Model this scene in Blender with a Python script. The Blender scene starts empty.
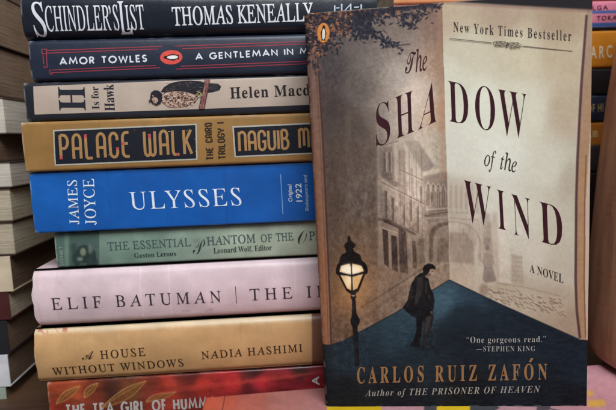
import bpy, math, random
import numpy as np
from mathutils import Matrix, Vector

random.seed(7)
rng = np.random.default_rng(11)
scene = bpy.context.scene
COL = scene.collection
MM = 0.001

# ------------------------------------------------------------------ camera
CAM_P = np.array([139.5945, -295.6626, 139.7369])          # millimetres
PITCH, YAW, ROLL, FPX = 0.12951427, -0.05715549, 0.03657016, 504.7985
PW, PH = 616.0, 410.0


def Rx(a):
    c, s = np.cos(a), np.sin(a)
    return np.array([[1, 0, 0], [0, c, -s], [0, s, c]])


def Ry(a):
    c, s = np.cos(a), np.sin(a)
    return np.array([[c, 0, s], [0, 1, 0], [-s, 0, c]])


def Rz(a):
    c, s = np.cos(a), np.sin(a)
    return np.array([[c, -s, 0], [s, c, 0], [0, 0, 1]])


CR = Rz(YAW) @ Rx(-PITCH) @ Ry(ROLL)                        # columns: right, forward, up
cam_d = bpy.data.cameras.new("camera")
cam = bpy.data.objects.new("camera", cam_d)
COL.objects.link(cam)
cam_d.sensor_width = 36.0
cam_d.sensor_fit = 'HORIZONTAL'
cam_d.lens = 36.0 * FPX / PW
cam_d.clip_start = 0.01
cam_d.clip_end = 20
M4 = Matrix.Identity(4)
for i in range(3):
    M4[i][0] = CR[i, 0]
    M4[i][1] = CR[i, 2]
    M4[i][2] = -CR[i, 1]
    M4[i][3] = CAM_P[i] * MM
cam.matrix_world = M4
cam_d.dof.use_dof = True
cam_d.dof.focus_distance = 0.272
cam_d.dof.aperture_fstop = 9.0
scene.camera = cam

# ------------------------------------------------------------------ light (soft room light)
world = bpy.data.worlds.new("World")
scene.world = world
world.use_nodes = True
bg = world.node_tree.nodes["Background"]
bg.inputs[0].default_value = (0.97, 0.98, 1.0, 1)
bg.inputs[1].default_value = 0.18


def area(name, loc, target, size, power, color):
    d = bpy.data.lights.new(name, 'AREA')
    d.shape = 'RECTANGLE'
    d.size, d.size_y = size
    d.energy = power
    d.color = color
    o = bpy.data.objects.new(name, d)
    COL.objects.link(o)
    o.location = Vector(loc) * MM
    dv = Vector(target) * MM - o.location
    o.rotation_euler = dv.to_track_quat('-Z', 'Y').to_euler()
    return o


area("window_light", (330, -720, 980), (160, 0, 90), (0.75, 0.55), 19.0, (0.97, 0.99, 1.0))
area("top_glint_light", (330, 40, 800), (250, -40, 100), (0.6, 0.34), 2.6, (0.95, 0.98, 1.0))  # unseen overhead light added for a glint along the spines' top edges

scene.view_settings.view_transform = 'Standard'
scene.view_settings.look = 'None'
scene.view_settings.gamma = 1
scene.view_settings.use_curve_mapping = False
scene.view_settings.exposure = 0.0
scene.render.engine = 'CYCLES'
scene.cycles.max_bounces = 6

GAIN = 1.0


def lin(c):
    c = np.clip(np.asarray(c, float) / 255.0, 0, 1)
    return np.where(c <= 0.04045, c / 12.92, ((c + 0.055) / 1.055) ** 2.4) * GAIN


# ------------------------------------------------------------------ measuring helpers (photo px <-> millimetres)
def project(P):
    q = (P - CAM_P) @ CR
    return np.stack([PW / 2 + FPX * q[..., 0] / q[..., 1], PH / 2 - FPX * q[..., 2] / q[..., 1]], -1)


def ray(px):
    px = np.asarray(px, float)
    return np.stack([(px[..., 0] - PW / 2) / FPX, np.ones(px.shape[:-1]), (PH / 2 - px[..., 1]) / FPX], -1) @ CR.T


def on_y(px, y):
    d = ray(px)
    t = (y - CAM_P[1]) / d[..., 1]
    return CAM_P + d * t[..., None]


def on_z(px, z):
    d = ray(px)
    t = (z - CAM_P[2]) / d[..., 2]
    return CAM_P + d * t[..., None]


# the standing novel: base corner and orientation
BK_O = np.array([160.4066, -29.6949, -9.7283])
BK_R = Rz(-0.15237) @ Rx(-0.0018) @ Ry(-0.019817)
BK_W, BK_H, BK_T = 140.0, 213.0, 25.0


def on_book(px):
    d = ray(px) @ BK_R
    c = (CAM_P - BK_O) @ BK_R
    t = -c[1] / d[..., 1]
    return c + d * t[..., None]          # local x, ~0, z


# ------------------------------------------------------------------ scene helpers
def thing(name, label, cat, loc, group=None, kind=None, rot=None):
    o = bpy.data.objects.new(name, None)
    o.empty_display_size = 0.02
    COL.objects.link(o)
    if rot is None:
        o.location = Vector(loc) * MM
    else:
        m = Matrix.Identity(4)
        for i in range(3):
            for j in range(3):
                m[i][j] = rot[i, j]
            m[i][3] = loc[i] * MM
        o.matrix_world = m
    o["label"] = label
    o["category"] = cat
    if group:
        o["group"] = group
    if kind:
        o["kind"] = kind
    o["_base"] = [float(v) for v in (loc if rot is None else (0, 0, 0))]
    return o


def mesh_obj(name, V, F, mats, parent=None, base=(0, 0, 0), colors=None, smooth=False, midx=None, sharp=None):
    """V in millimetres; F list of index tuples or an (n,4) array."""
    V = (np.asarray(V, float) - np.asarray(base)) * MM
    me = bpy.data.meshes.new(name)
    if isinstance(F, np.ndarray):
        n, k = F.shape
        me.vertices.add(len(V))
        me.vertices.foreach_set("co", V.astype(np.float32).ravel())
        me.loops.add(n * k)
        me.loops.foreach_set("vertex_index", F.astype(np.int32).ravel())
        me.polygons.add(n)
        me.polygons.foreach_set("loop_start", np.arange(0, n * k, k, dtype=np.int32))
        me.update(calc_edges=True)
        me.validate()
    else:
        me.from_pydata([tuple(v) for v in V], [], F)
        me.update()
    if not isinstance(mats, (list, tuple)):
        mats = [mats]
    for m in mats:
        me.materials.append(m)
    if midx is not None:
        me.polygons.foreach_set("material_index", np.asarray(midx, np.int32))
    if colors is not None:
        a = me.color_attributes.new("Col", 'FLOAT_COLOR', 'POINT')
        c = np.ones((len(V), 4), np.float32)
        c[:, :3] = colors
        a.data.foreach_set("color", c.ravel())
    if smooth:
        me.polygons.foreach_set("use_smooth", np.ones(len(me.polygons), bool))
        if hasattr(me, "set_sharp_from_angle"):
            me.set_sharp_from_angle(angle=math.radians(sharp or 40))
    o = bpy.data.objects.new(name, me)
    COL.objects.link(o)
    if parent:
        o.parent = parent
    return o


# ------------------------------------------------------------------ materials
def new_mat(name, rough=0.5, spec=0.35):
    m = bpy.data.materials.new(name)
    m.use_nodes = True
    b = m.node_tree.nodes["Principled BSDF"]
    b.inputs["Roughness"].default_value = rough
    b.inputs["Specular IOR Level"].default_value = spec
    return m, m.node_tree, b


def noise(nt, scale, detail=3, mapping=None, rough=0.55):
    tc = nt.nodes.new("ShaderNodeTexCoord")
    mp = nt.nodes.new("ShaderNodeMapping")
    mp.inputs["Scale"].default_value = mapping or (1, 1, 1)
    nt.links.new(tc.outputs["Object"], mp.inputs["Vector"])
    n = nt.nodes.new("ShaderNodeTexNoise")
    n.inputs["Scale"].default_value = scale
    n.inputs["Detail"].default_value = detail
    n.inputs["Roughness"].default_value = rough
    nt.links.new(mp.outputs["Vector"], n.inputs["Vector"])
    return n.outputs["Fac"]


def ramp(nt, fac, a, b, p0=0.3, p1=0.7):
    r = nt.nodes.new("ShaderNodeValToRGB")
    r.color_ramp.elements[0].position = p0
    r.color_ramp.elements[1].position = p1
    r.color_ramp.elements[0].color = (*a, 1)
    r.color_ramp.elements[1].color = (*b, 1)
    nt.links.new(fac, r.inputs["Fac"])
    return r.outputs["Color"]


def mul(nt, c1, c2, f=1.0):
    x = nt.nodes.new("ShaderNodeMix")
    x.data_type = 'RGBA'
    x.blend_type = 'MULTIPLY'
    x.inputs["Factor"].default_value = f
    nt.links.new(c1, x.inputs["A"])
    nt.links.new(c2, x.inputs["B"])
    return x.outputs["Result"]


def bump(nt, b, fac, strength, dist):
    n = nt.nodes.new("ShaderNodeBump")
    n.inputs["Strength"].default_value = strength
    n.inputs["Distance"].default_value = dist
    nt.links.new(fac, n.inputs["Height"])
    nt.links.new(n.outputs["Normal"], b.inputs["Normal"])


def printed_mat(name, rough, spec, wear=0.06, bmp=0.25):
    m, nt, b = new_mat(name, rough, spec)
    at = nt.nodes.new("ShaderNodeAttribute")
    at.attribute_name = "Col"
    n1 = noise(nt, 60, 5)
    g = ramp(nt, n1, (1 - wear * 2,) * 3, (1 + wear,) * 3)
    n2 = noise(nt, 1400, 2)
    g2 = ramp(nt, n2, (1 - wear,) * 3, (1 + wear * 0.6,) * 3)
    nt.links.new(mul(nt, mul(nt, at.outputs["Color"], g), g2), b.inputs["Base Color"])
    rr = nt.nodes.new("ShaderNodeMapRange")
    rr.inputs["To Min"].default_value = max(0.05, rough - 0.1)
    rr.inputs["To Max"].default_value = rough + 0.14
    nt.links.new(noise(nt, 45, 4), rr.inputs["Value"])
    nt.links.new(rr.outputs["Result"], b.inputs["Roughness"])
    bump(nt, b, noise(nt, 35, 6, None, 0.6), bmp, 0.0012)
    return m


MAT_MATTE = printed_mat("matte_cover", 0.52, 0.30)
MAT_SATIN = printed_mat("satin_cover", 0.40, 0.40, 0.05, 0.3)
MAT_GLOSS = printed_mat("gloss_cover", 0.26, 0.42, 0.05, 0.35)
MAT_ART = printed_mat("novel_cover", 0.55, 0.07, 0.035, 0.12)


def plain(name, srgb, rough=0.5, spec=0.3, var=0.08, scale=220):
    m, nt, b = new_mat(name, rough, spec)
    c = lin(srgb)
    nt.links.new(ramp(nt, noise(nt, scale, 4), tuple(c * (1 - var)), tuple(np.minimum(c * (1 + var), 0.95))), b.inputs["Base Color"])
    return m


_ink = {}


def ink(srgb, rough=0.5):
    k = (tuple(srgb), rough)
    if k not in _ink:
        _ink[k] = plain("ink", srgb, rough, 0.10, 0.10, 420)
    return _ink[k]


def paper_mat(name, srgb, dark=0.46):
    m, nt, b = new_mat(name, 0.85, 0.1)
    c = lin(srgb)
    f = noise(nt, 1.0, 5, (24, 24, 1150), 0.85)
    col = ramp(nt, f, tuple(c * dark), tuple(c), 0.30, 0.62)
    f2 = noise(nt, 40, 4)
    col = mul(nt, col, ramp(nt, f2, (0.8, 0.76, 0.7), (1, 1, 1), 0.35, 0.6))
    nt.links.new(col, b.inputs["Base Color"])
    bump(nt, b, f, 0.5, 0.0006)
    return m


PAPER = paper_mat("paper_cream", (205, 192, 170))
PAPER_WHITE = paper_mat("paper_white", (216, 208, 196), 0.58)
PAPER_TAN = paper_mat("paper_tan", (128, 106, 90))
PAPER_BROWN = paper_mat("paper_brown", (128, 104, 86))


# ------------------------------------------------------------------ lattice noise for the printed colours
def vnoise(x, y, s, seed=0):
    r = np.random.default_rng(seed)
    L = r.random((64, 64))
    x = np.asarray(x) / s + 1000
    y = np.asarray(y) / s + 1000
    xi, yi = np.floor(x).astype(int), np.floor(y).astype(int)
    fx, fy = x - xi, y - yi
    fx = fx * fx * (3 - 2 * fx)
    fy = fy * fy * (3 - 2 * fy)
    g = lambda a, b: L[a % 64, b % 64]
    return (g(xi, yi) * (1 - fx) + g(xi + 1, yi) * fx) * (1 - fy) + (g(xi, yi + 1) * (1 - fx) + g(xi + 1, yi + 1) * fx) * fy


def fbm(x, y, s, seed=0, o=4):
    v, a, t = 0, 1.0, 0
    for k in range(o):
        v = v + a * vnoise(x, y, s, seed + k * 17)
        t += a
        a *= 0.55
        s *= 0.5
    return v / t


class Canvas:
    """sRGB print colours held per mesh vertex, painted with soft polygons in print space."""

    def __init__(s, X, Y):
        s.X, s.Y = X, Y
        s.C = np.zeros((len(X), 3))

    def blend(s, m, a, col):
        s.C[m] = s.C[m] * (1 - a[:, None]) + np.asarray(col, float) * a[:, None]

    def idw(s, pts, mask, pw=3.0, soft=12.0):
        P = np.array([p[:2] for p in pts], float)
        K = np.array([p[2] for p in pts], float)
        x, y = s.X[mask], s.Y[mask]
        num = np.zeros((len(x), 3))
        den = np.zeros(len(x))
        for (px, py), k in zip(P, K):
            w = 1.0 / ((x - px) ** 2 + (y - py) ** 2 + soft ** 2) ** (pw / 2)
            num += w[:, None] * k
            den += w
        s.C[mask] = num / den[:, None]

    def poly(s, pts, col, a=1.0, blur=0.5, clip=None):
        P = np.asarray(pts, float)
        b = blur * 1.5
        m = (s.X > P[:, 0].min() - b) & (s.X < P[:, 0].max() + b) & (s.Y > P[:, 1].min() - b) & (s.Y < P[:, 1].max() + b)
        if clip is not None:
            m &= clip
        m = np.nonzero(m)[0]
        if not len(m):
            return
        x, y = s.X[m], s.Y[m]
        d = np.full(len(x), 1e9)
        ins = np.zeros(len(x), bool)
        n = len(P)
        for i in range(n):
            x0, y0 = P[i]
            x1, y1 = P[(i + 1) % n]
            ex, ey = x1 - x0, y1 - y0
            t = np.clip(((x - x0) * ex + (y - y0) * ey) / (ex * ex + ey * ey + 1e-9), 0, 1)
            d = np.minimum(d, np.hypot(x - x0 - t * ex, y - y0 - t * ey))
            c = ((y0 > y) != (y1 > y)) & (x < ex * (y - y0) / (ey if abs(ey) > 1e-9 else 1e-9) + x0)
            ins ^= c
        sd = np.where(ins, -d, d)
        al = np.clip(0.5 - sd / (2 * blur), 0, 1)
        al = al * al * (3 - 2 * al) * a
        s.blend(m, al, col)

    def ell(s, cx, cy, rx, ry, col, a=1.0, blur=0.5, rot=0.0, n=20):
        c, q = math.cos(rot), math.sin(rot)
        s.poly([(cx + rx * math.cos(t) * c - ry * math.sin(t) * q, cy + rx * math.cos(t) * q + ry * math.sin(t) * c)
                for t in np.linspace(0, 2 * math.pi, n, endpoint=False)], col, a, blur)

    def line(s, pts, w, col, a=1.0, blur=0.5):
        for (x0, y0), (x1, y1) in zip(pts[:-1], pts[1:]):
            L = math.hypot(x1 - x0, y1 - y0) + 1e-9
            nx, ny = -(y1 - y0) / L * w / 2, (x1 - x0) / L * w / 2
            s.poly([(x0 + nx, y0 + ny), (x1 + nx, y1 + ny), (x1 - nx, y1 - ny), (x0 - nx, y0 - ny)], col, a, blur)

    def glow(s, cx, cy, rx, ry, col, a):
        w = a * np.exp(-(((s.X - cx) / rx) ** 2 + ((s.Y - cy) / ry) ** 2))
        s.C[:] = s.C * (1 - w[:, None]) + np.asarray(col, float) * w[:, None]


# ------------------------------------------------------------------ lettering
_B = (0x1D400, 0x1D41A, 0x1D7CE)
_STY = {'bold': _B, 'italic': (0x1D434, 0x1D44E, None), 'bolditalic': (0x1D468, 0x1D482, None),
        'roman': (0x1D434, 0x1D44E, None), 'script': (0x1D4D0, 0x1D4EA, None), 'mono': (0x1D670, 0x1D68A, None),
        'sans': (None, None, None)}


def _map(t, sty):
    up, lo, dg = _STY[sty]
    r = []
    for ch in t:
        if up and 'A' <= ch <= 'Z':
            r.append(chr(up + ord(ch) - 65))
        elif lo and 'a' <= ch <= 'z':
            if sty in ('italic', 'roman') and ch == 'h':
                r.append('\u210e')
            else:
                r.append(chr(lo + ord(ch) - 97))
        elif dg and ch.isdigit():
            r.append(chr(dg + int(ch)))
        else:
            r.append(ch)
    return ''.join(r)


_tc = {}


def text_mesh(t, sty, offset=0.0, spacing=1.0):
    key = (t, sty, offset, spacing)
    if key in _tc:
        return _tc[key]
    cu = bpy.data.curves.new("t", 'FONT')
    cu.body = _map(t, sty)
    cu.offset = offset
    cu.space_character = spacing
    cu.resolution_u = 4
    o = bpy.data.objects.new("t", cu)
    COL.objects.link(o)
    bpy.context.view_layer.update()
    ev = o.evaluated_get(bpy.context.evaluated_depsgraph_get())
    me = ev.to_mesh()
    V = np.array([v.co[:2] for v in me.vertices], float)
    F = [tuple(p.vertices) for p in me.polygons]
    ev.to_mesh_clear()
    bpy.data.objects.remove(o)
    bpy.data.curves.remove(cu)
    if sty == 'roman':
        V[:, 0] -= 0.285 * V[:, 1]
    _tc[key] = (V, F)
    return _tc[key]


def text_uv(t, sty, offset=0.0, spacing=1.0, prefix=None):
    """vertices with s 0..1 along the (prefix of the) text and v 0..1 up to cap height"""
    V, F = text_mesh(t, sty, offset, spacing)
    ref = V if prefix is None else text_mesh(prefix, sty, offset, spacing)[0]
    cap = text_mesh('H', 'bold' if sty in ('script',) else sty, offset, spacing)[0][:, 1].max()
    U = V.copy()
    U[:, 0] = (V[:, 0] - ref[:, 0].min()) / (ref[:, 0].max() - ref[:, 0].min())
    U[:, 1] = V[:, 1] / cap
    return U, F


def _arc(cx, cy, rx, ry, a0, a1, n=10):
    return [(cx + rx * math.cos(math.radians(a)), cy + ry * math.sin(math.radians(a))) for a in np.linspace(a0, a1, n)]


def _bowl(x, y0, y1, n=9):
    """right hand bowl from (0,y1) round to (0,y0)"""
    r = (y1 - y0) / 2
    k = max(x - min(r, x * .6), .02)
    return [(0, y1), (k, y1)] + _arc(k, (y0 + y1) / 2, x - k, r, 90, -90, n) + [(k, y0), (0, y0)]


GEO = {
    'A': (.9, [[(0, 0), (.45, 1), (.9, 0)], [(.15, .30), (.75, .30)]]), 'M': (1.08, [[(0, 0), (.16, 1), (.54, .22), (.92, 1), (1.08, 0)]]),
    'O': (1.0, [_arc(.5, .5, .5, .5, 90, 450, 25)]), 'R': (.56, [[(0, 0), (0, 1)], _bowl(.52, .48, 1), [(.22, .48), (.56, 0)]]),
    'T': (.62, [[(0, 1), (.62, 1)], [(.31, 1), (.31, 0)]]), 'W': (1.2, [[(0, 1), (.28, 0), (.6, .9), (.92, 0), (1.2, 1)]]),
    'L': (.45, [[(0, 1), (0, 0), (.45, 0)]]), 'E': (.48, [[(.48, 1), (0, 1), (0, 0), (.48, 0)], [(0, .5), (.42, .5)]]),
    'S': (.52, [_arc(.27, .745, .25, .255, 30, 270, 12) + _arc(.26, .245, .26, .245, 90, -150, 12)]),
    'G': (.94, [_arc(.48, .5, .48, .5, 40, 330, 20) + [(.92, .46), (.55, .46)]]), 'N': (.74, [[(0, 0), (0, 1), (.74, 0), (.74, 1)]]),
    'I': (.0, [[(0, 0), (0, 1)]]), 'H': (.68, [[(0, 0), (0, 1)], [(.68, 0), (.68, 1)], [(0, .5), (.68, .5)]]),
    'U': (.66, [[(0, 1), (0, .33)] + _arc(.33, .33, .33, .33, 180, 360, 12) + [(.66, 1)]]), 'B': (.52, [[(0, 0), (0, 1)], _bowl(.46, .52, 1), _bowl(.52, 0, .52)]),
    'D': (.72, [[(0, 0), (0, 1)], [(0, 1), (.25, 1)] + _arc(.25, .5, .47, .5, 90, -90, 14) + [(0, 0)]]),
    'C': (.86, [_arc(.5, .5, .5, .5, 45, 315, 20)]), 'F': (.45, [[(0, 0), (0, 1), (.45, 1)], [(0, .5), (.38, .5)]]), ' ': (.30, [])}
_d = .5
DECO = {
    'P': (_d, [[(0, 0), (0, 1)], [(0, 1), (.2, 1)] + _arc(.2, .72, .3, .28, 90, -90, 10) + [(0, .44)]]),
    'A': (_d, [[(0, 0), (0, .78)] + _arc(.25, .78, .25, .22, 180, 0, 10) + [(.5, 0)], [(0, .42), (.5, .42)]]),
    'L': (.42, [[(0, 1), (0, .12)] + _arc(.12, .12, .12, .12, 180, 270, 5) + [(.42, 0)]]),
    'C': (_d, [[(.5, .70), (.5, .78)] + _arc(.25, .78, .25, .22, 0, 180, 10) + _arc(.25, .22, .25, .22, 180, 360, 10) + [(.5, .32)]]),
    'E': (.44, [[(.44, 1), (.25, 1)] + _arc(.22, .78, .22, .22, 90, 180, 6) + _arc(.22, .22, .22, .22, 180, 270, 6) + [(.44, 0)], [(0, .55), (.36, .55)]]),
    'W': (.72, [[(0, 1), (0, .18)] + _arc(.18, .18, .18, .18, 180, 360, 8) + [(.36, .9)], [(.36, .2)] + _arc(.54, .18, .18, .18, 180, 360, 8) + [(.72, 1)]]),
    'K': (_d, [[(0, 0), (0, 1)], [(.5, 1), (.04, .46)], [(.14, .58), (.5, 0)]]),
    'N': (_d, [[(0, 0), (0, 1)], [(0, .74)] + _arc(.25, .78, .25, .22, 180, 0, 10) + [(.5, 0)]]),
    'G': (_d, [[(.5, .70), (.5, .78)] + _arc(.25, .78, .25, .22, 0, 180, 10) + _arc(.25, .22, .25, .22, 180, 360, 10) + [(.5, .44), (.27, .44)]]),
    'U': (_d, [[(0, 1), (0, .22)] + _arc(.25, .22, .25, .22, 180, 360, 10) + [(.5, 1)]]), 'I': (.0, [[(0, 0), (0, 1)]]),
    'B': (_d, [[(0, 0), (0, 1)], _bowl(.44, .54, 1), _bowl(.5, 0, .54)]),
    'M': (.74, [[(0, 0), (0, 1)], [(0, .78)] + _arc(.185, .82, .185, .18, 180, 0, 8) + [(.37, .1)], [(.37, .78)] + _arc(.555, .82, .185, .18, 180, 0, 8) + [(.74, 0)]]),
    'H': (_d, [[(0, 0), (0, 1)], [(.5, 0), (.5, 1)], [(0, .46), (.5, .46)]]), 'F': (.42, [[(0, 0), (0, 1), (.42, 1)], [(0, .5), (.34, .5)]]),
    'O': (_d, [[(0, .3), (0, .78)] + _arc(.25, .78, .25, .22, 180, 0, 10) + _arc(.25, .22, .25, .22, 360, 180, 10) + [(0, .3)]]),
    'Z': (_d, [[(0, 1), (.5, 1), (0, 0), (.5, 0)]]), 'T': (_d, [[(0, 1), (.5, 1)], [(.25, 1), (.25, 0)]]),
    'R': (_d, [[(0, 0), (0, 1)], [(0, 1), (.22, 1)] + _arc(.22, .74, .28, .26, 90, -90, 10) + [(0, .48)], [(.25, .48), (.5, 0)]]),
    'Y': (_d, [[(0, 1), (0, .7)] + _arc(.25, .70, .25, .22, 180, 360, 8) + [(.5, 1)], [(.25, .48), (.25, 0)]]), ' ': (.34, [])}


def _strip(P, w):
    """a mitred band of width w along a polyline"""
    P = np.array(P, float)
    keep = [0] + [i for i in range(1, len(P)) if np.hypot(*(P[i] - P[i - 1])) > 1e-4]
    P = P[keep]
    n = len(P)
    closed = np.hypot(*(P[0] - P[-1])) < 1e-4
    d = P[1:] - P[:-1]
    d /= np.linalg.norm(d, axis=1)[:, None]
    nn = np.column_stack([-d[:, 1], d[:, 0]])
    L, R = [], []
    for i in range(n):
        a = nn[i - 1] if i > 0 else (nn[-1] if closed else nn[0])
        b = nn[i] if i < n - 1 else (nn[0] if closed else nn[-1])
        m = a + b
        l = np.linalg.norm(m)
        m = m / l if l > 1e-3 else a
        k = min(1 / max(np.dot(m, a), .35), 1.9)
        L.append(P[i] + m * w / 2 * k)
        R.append(P[i] - m * w / 2 * k)
    V = np.array(L + R)
    return V, [(i, n + i, n + i + 1, i + 1) for i in range(n - 1)]


def stroke_uv(t, font, ratio, weight, gap, prefix=None):
    """monoline capitals; ratio = width over cap height wanted for the (prefix) text"""
    pre = prefix or t
    ws = sum(font[c][0] for c in pre)
    xs = (ratio - gap * (len(pre) - 1) - weight) / ws
    V, F, S, x, k = [], [], [], weight / 2, 0
    for ch in t:
        w, pl = font[ch]
        for p in pl:
            p = [(x + a * xs, weight / 2 + b * (1 - weight)) for a, b in p]
            v, f = _strip(p, weight)
            o = len(V)
            V += list(v)
            F += [tuple(o + q for q in g) for g in f]
            S += [k] * len(f)
            k += 1
        x += w * xs + gap
    V = np.array(V)
    V[:, 0] /= ratio
    return V, F, [(0.22 + .004 * (q % 6)) for q in S]


def bilin(U, q):
    bl, br, tr, tl = [np.asarray(p, float) for p in q]
    s, t = U[:, :1], U[:, 1:2]
    return bl * (1 - s) * (1 - t) + br * s * (1 - t) + tr * s * t + tl * (1 - s) * t


def refine(U, F, lim):
    """triangulate flat outlines and cut edges longer than lim; returns verts, faces, source face of each"""
    import bmesh
    bm = bmesh.new()
    vs = [bm.verts.new((x, y, 0)) for x, y in U]
    lay = bm.faces.layers.int.new("src")
    for k, f in enumerate(F):
        try:
            g = bm.faces.new([vs[i] for i in f])
            g[lay] = k
        except ValueError:
            pass
    bmesh.ops.triangulate(bm, faces=bm.faces[:])
    for it in range(7):
        ed = [e for e in bm.edges if e.calc_length() > lim]
        if not ed:
            break
        bmesh.ops.subdivide_edges(bm, edges=ed, cuts=1)
        bmesh.ops.triangulate(bm, faces=[f for f in bm.faces if len(f.verts) > 3])
    bm.verts.index_update()
    W = np.array([v.co[:2] for v in bm.verts])
    G = [tuple(v.index for v in f.verts) for f in bm.faces]
    S = [f[lay] for f in bm.faces]
    bm.free()
    return W, G, S


# ------------------------------------------------------------------ lying books (spine towards the viewer)
class LyingBook:
    def __init__(s, name, label, x0, x1, z0, z1, yf, depth=135, r=1.6, bulge=0.6, hard=False, mat=MAT_MATTE, col=(128, 128, 128),
                 paint=None, nx=430, nz=34, pages=PAPER, group=None, wob=0.15, end_wob=0.0):
        s.x0, s.x1, s.z0, s.z1, s.yf, s.r, s.bulge = x0, x1, z0, z1, yf, r, bulge
        s.wob = wob
        s.base = np.array([(x0 + x1) / 2, yf, z0])
        s.root = thing(name, label, "book", s.base, group)
        th = 2.4 if hard else 0.5
        over = 3.0 if hard else 0.0
        # outer profile (y, z) from back bottom round the spine to back top
        zs = s.z0 + (s.z1 - s.z0) * (0.5 - 0.5 * np.cos(np.linspace(0, math.pi, nz))) if nz < 60 else np.linspace(s.z0, s.z1, nz)
        spine = [(s.sy(z), z) for z in zs]
        bk = [yf + depth, yf + depth * 0.6, yf + depth * 0.25, yf + 9, yf + 4.5]
        prof = [(y, s.z0) for y in bk] + spine + [(y, s.z1) for y in bk[::-1]]
        inner = [(yf + depth, s.z1 - th), (yf + th + r, s.z1 - th), (yf + th + r, s.z0 + th), (yf + depth, s.z0 + th)]
        prof = np.array(prof + inner)
        n = len(prof)
        xs = np.linspace(x0, x1, nx)
        PX = np.repeat(xs, n)
        PYZ = np.tile(prof, (nx, 1))
        V = np.column_stack([PX, PYZ])
        sp = slice(len(bk), len(bk) + nz)
        isp = np.zeros(n, bool)
        isp[sp] = True
        isp = np.tile(isp, nx)
        # gentle handling wear: spine line wanders a little
        V[isp, 1] += wob * (fbm(V[isp, 0], V[isp, 2] * 2.5, 30, int(s.z0 * 3) % 97) - 0.5) * 2
        if end_wob:
            e = np.exp(-(V[:, 0] - x0) / 5.0)
            V[:, 0] += e * end_wob * (fbm(V[:, 2], V[:, 1] * .4, 9, 5) - 0.35) * 2
        i = np.arange(nx - 1)[:, None] * n
        j = np.arange(n)[None, :]
        j2 = (j + 1) % n
        F = np.stack([i + j, i + j2, i + n + j2, i + n + j], -1).reshape(-1, 4)
        F = F[:, ::-1]
        # end caps: strips between outer and inner outline
        caps = []
        no = n - 4
        for k, flip in ((0, False), ((nx - 1) * n, True)):
            q = [(k + 0, k + 1, k + n - 1, k + n - 1)]
            half = no // 2
            idx = []
            for a in range(no - 1):
                za = prof[a][1]
                inn = n - 1 if a < len(bk) - 2 else (n - 2 if a < half else (n - 3 if a < no - len(bk) + 1 else n - 4))
                idx.append((k + a, k + a + 1, k + inn))
            idx.append((k + len(bk) - 2, k + n - 2, k + n - 1))
            idx.append((k + half, k + n - 3, k + n - 2))
            idx.append((k + no - len(bk) + 1, k + n - 4, k + n - 3))
            caps += [t if flip else t[::-1] for t in idx]
        cols = np.tile(np.asarray(col, float), (len(V), 1))
        P = project(V)
        cols += (fbm(V[:, 0], V[:, 2] + V[:, 1] * .5, 40, 3)[:, None] - 0.5) * 10
        if paint is not None:
            cv = Canvas(P[:, 0], P[:, 1])
            cv.C = cols
            paint(cv)
            cols = cv.C
        # handling: upright creases, hairline scratches, rubbed ends and corners
        wr = np.random.default_rng(int(abs(z0) * 7 + 3))
        lum = np.zeros(len(V))
        for q in range(int(wr.integers(3, 7))):
            xc = x0 + (x1 - x0) * wr.random()
            lum += isp * np.exp(-((V[:, 0] - xc - 1.2 * (fbm(V[:, 2], V[:, 2] * 0, 8, q) - .5)) / .45) ** 2) * wr.uniform(-.07, .06) * (fbm(V[:, 2], V[:, 0] * .2, 6, q + 40) > .42)
        lum += isp * (fbm(V[:, 0], V[:, 2], 16, int(abs(z0)) + 5) - .5) * .16
        cols = cols * (1 + lum[:, None]) + np.clip(lum, 0, 1)[:, None] * 30
        cn = fbm(V[:, 2], V[:, 1] + V[:, 0], 5, int(abs(z0)) + 9)
        e = np.clip(1 - (V[:, 0] - x0) / .9, 0, 1) * np.clip((cn - .46) * 6, 0, 1) * .62
        ez = np.minimum(np.abs(V[:, 2] - s.z0), np.abs(V[:, 2] - s.z1))
        en = np.clip((fbm(V[:, 0], V[:, 2], 9, int(abs(z0)) + 21) - .52) * 6, 0, 1)
        ed = np.clip(1 - ez / .9, 0, 1) * isp * en * .5
        ed = np.maximum(ed, np.clip(1 - np.hypot(V[:, 0] - x0, ez * 1.2) / 3.0, 0, 1) * isp * .75)
        w = np.maximum(e, ed)[:, None]
        cols = cols * (1 - w) + np.array([190, 185, 178]) * w
        o = mesh_obj("cover", V, F, mat, s.root, s.base, lin(cols), True, sharp=50)
        c2 = mesh_obj("cap", V, caps, mat, None, s.base, lin(cols))
        s.cover = join(o, c2)
        m = 0.25
        box("page_block", x0 + max(over, 0.6), x1 - max(over, 0.6), yf + th + r + m, yf + depth - max(over, 0.8), s.z0 + th + m, s.z1 - th - m, pages, s.root, s.base)

    def sy(s, z):
        h = (s.z1 - s.z0) / 2
        t = (np.asarray(z, float) - (s.z0 + h)) / h
        y = s.yf + s.bulge * t * t
        d = np.clip(s.r - (h - np.abs(t) * h), 0, s.r)
        return y + s.r - np.sqrt(np.maximum(s.r ** 2 - d ** 2, 0))

    def surf(s, x, z):
        return s.sy(z) + s.wob * (fbm(x, z * 2.5, 30, int(s.z0 * 3) % 97) - 0.5) * 2

    def put(s, U, F, mat, name, eps, M=None, E=None):
        """lay flat outlines on the curved spine, cut fine enough to follow it"""
        U, F, src = refine(U, F, 1.6)
        e = eps if E is None else np.asarray(E)[src]
        if E is None:
            y = s.surf(U[:, 0], U[:, 1]) - eps
        else:
            ve = np.zeros(len(U))
            for f, k in zip(F, src):
                ve[list(f)] = E[k]
            y = s.surf(U[:, 0], U[:, 1]) - ve
        V = np.column_stack([U[:, 0], y, U[:, 1]])
        return mesh_obj(name, V, F, mat, s.cover, s.base, midx=None if M is None else [M[k] for k in src])

    def P(s, pts):
        p = on_y(np.asarray(pts, float), s.yf)
        return p[:, [0, 2]]

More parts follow.
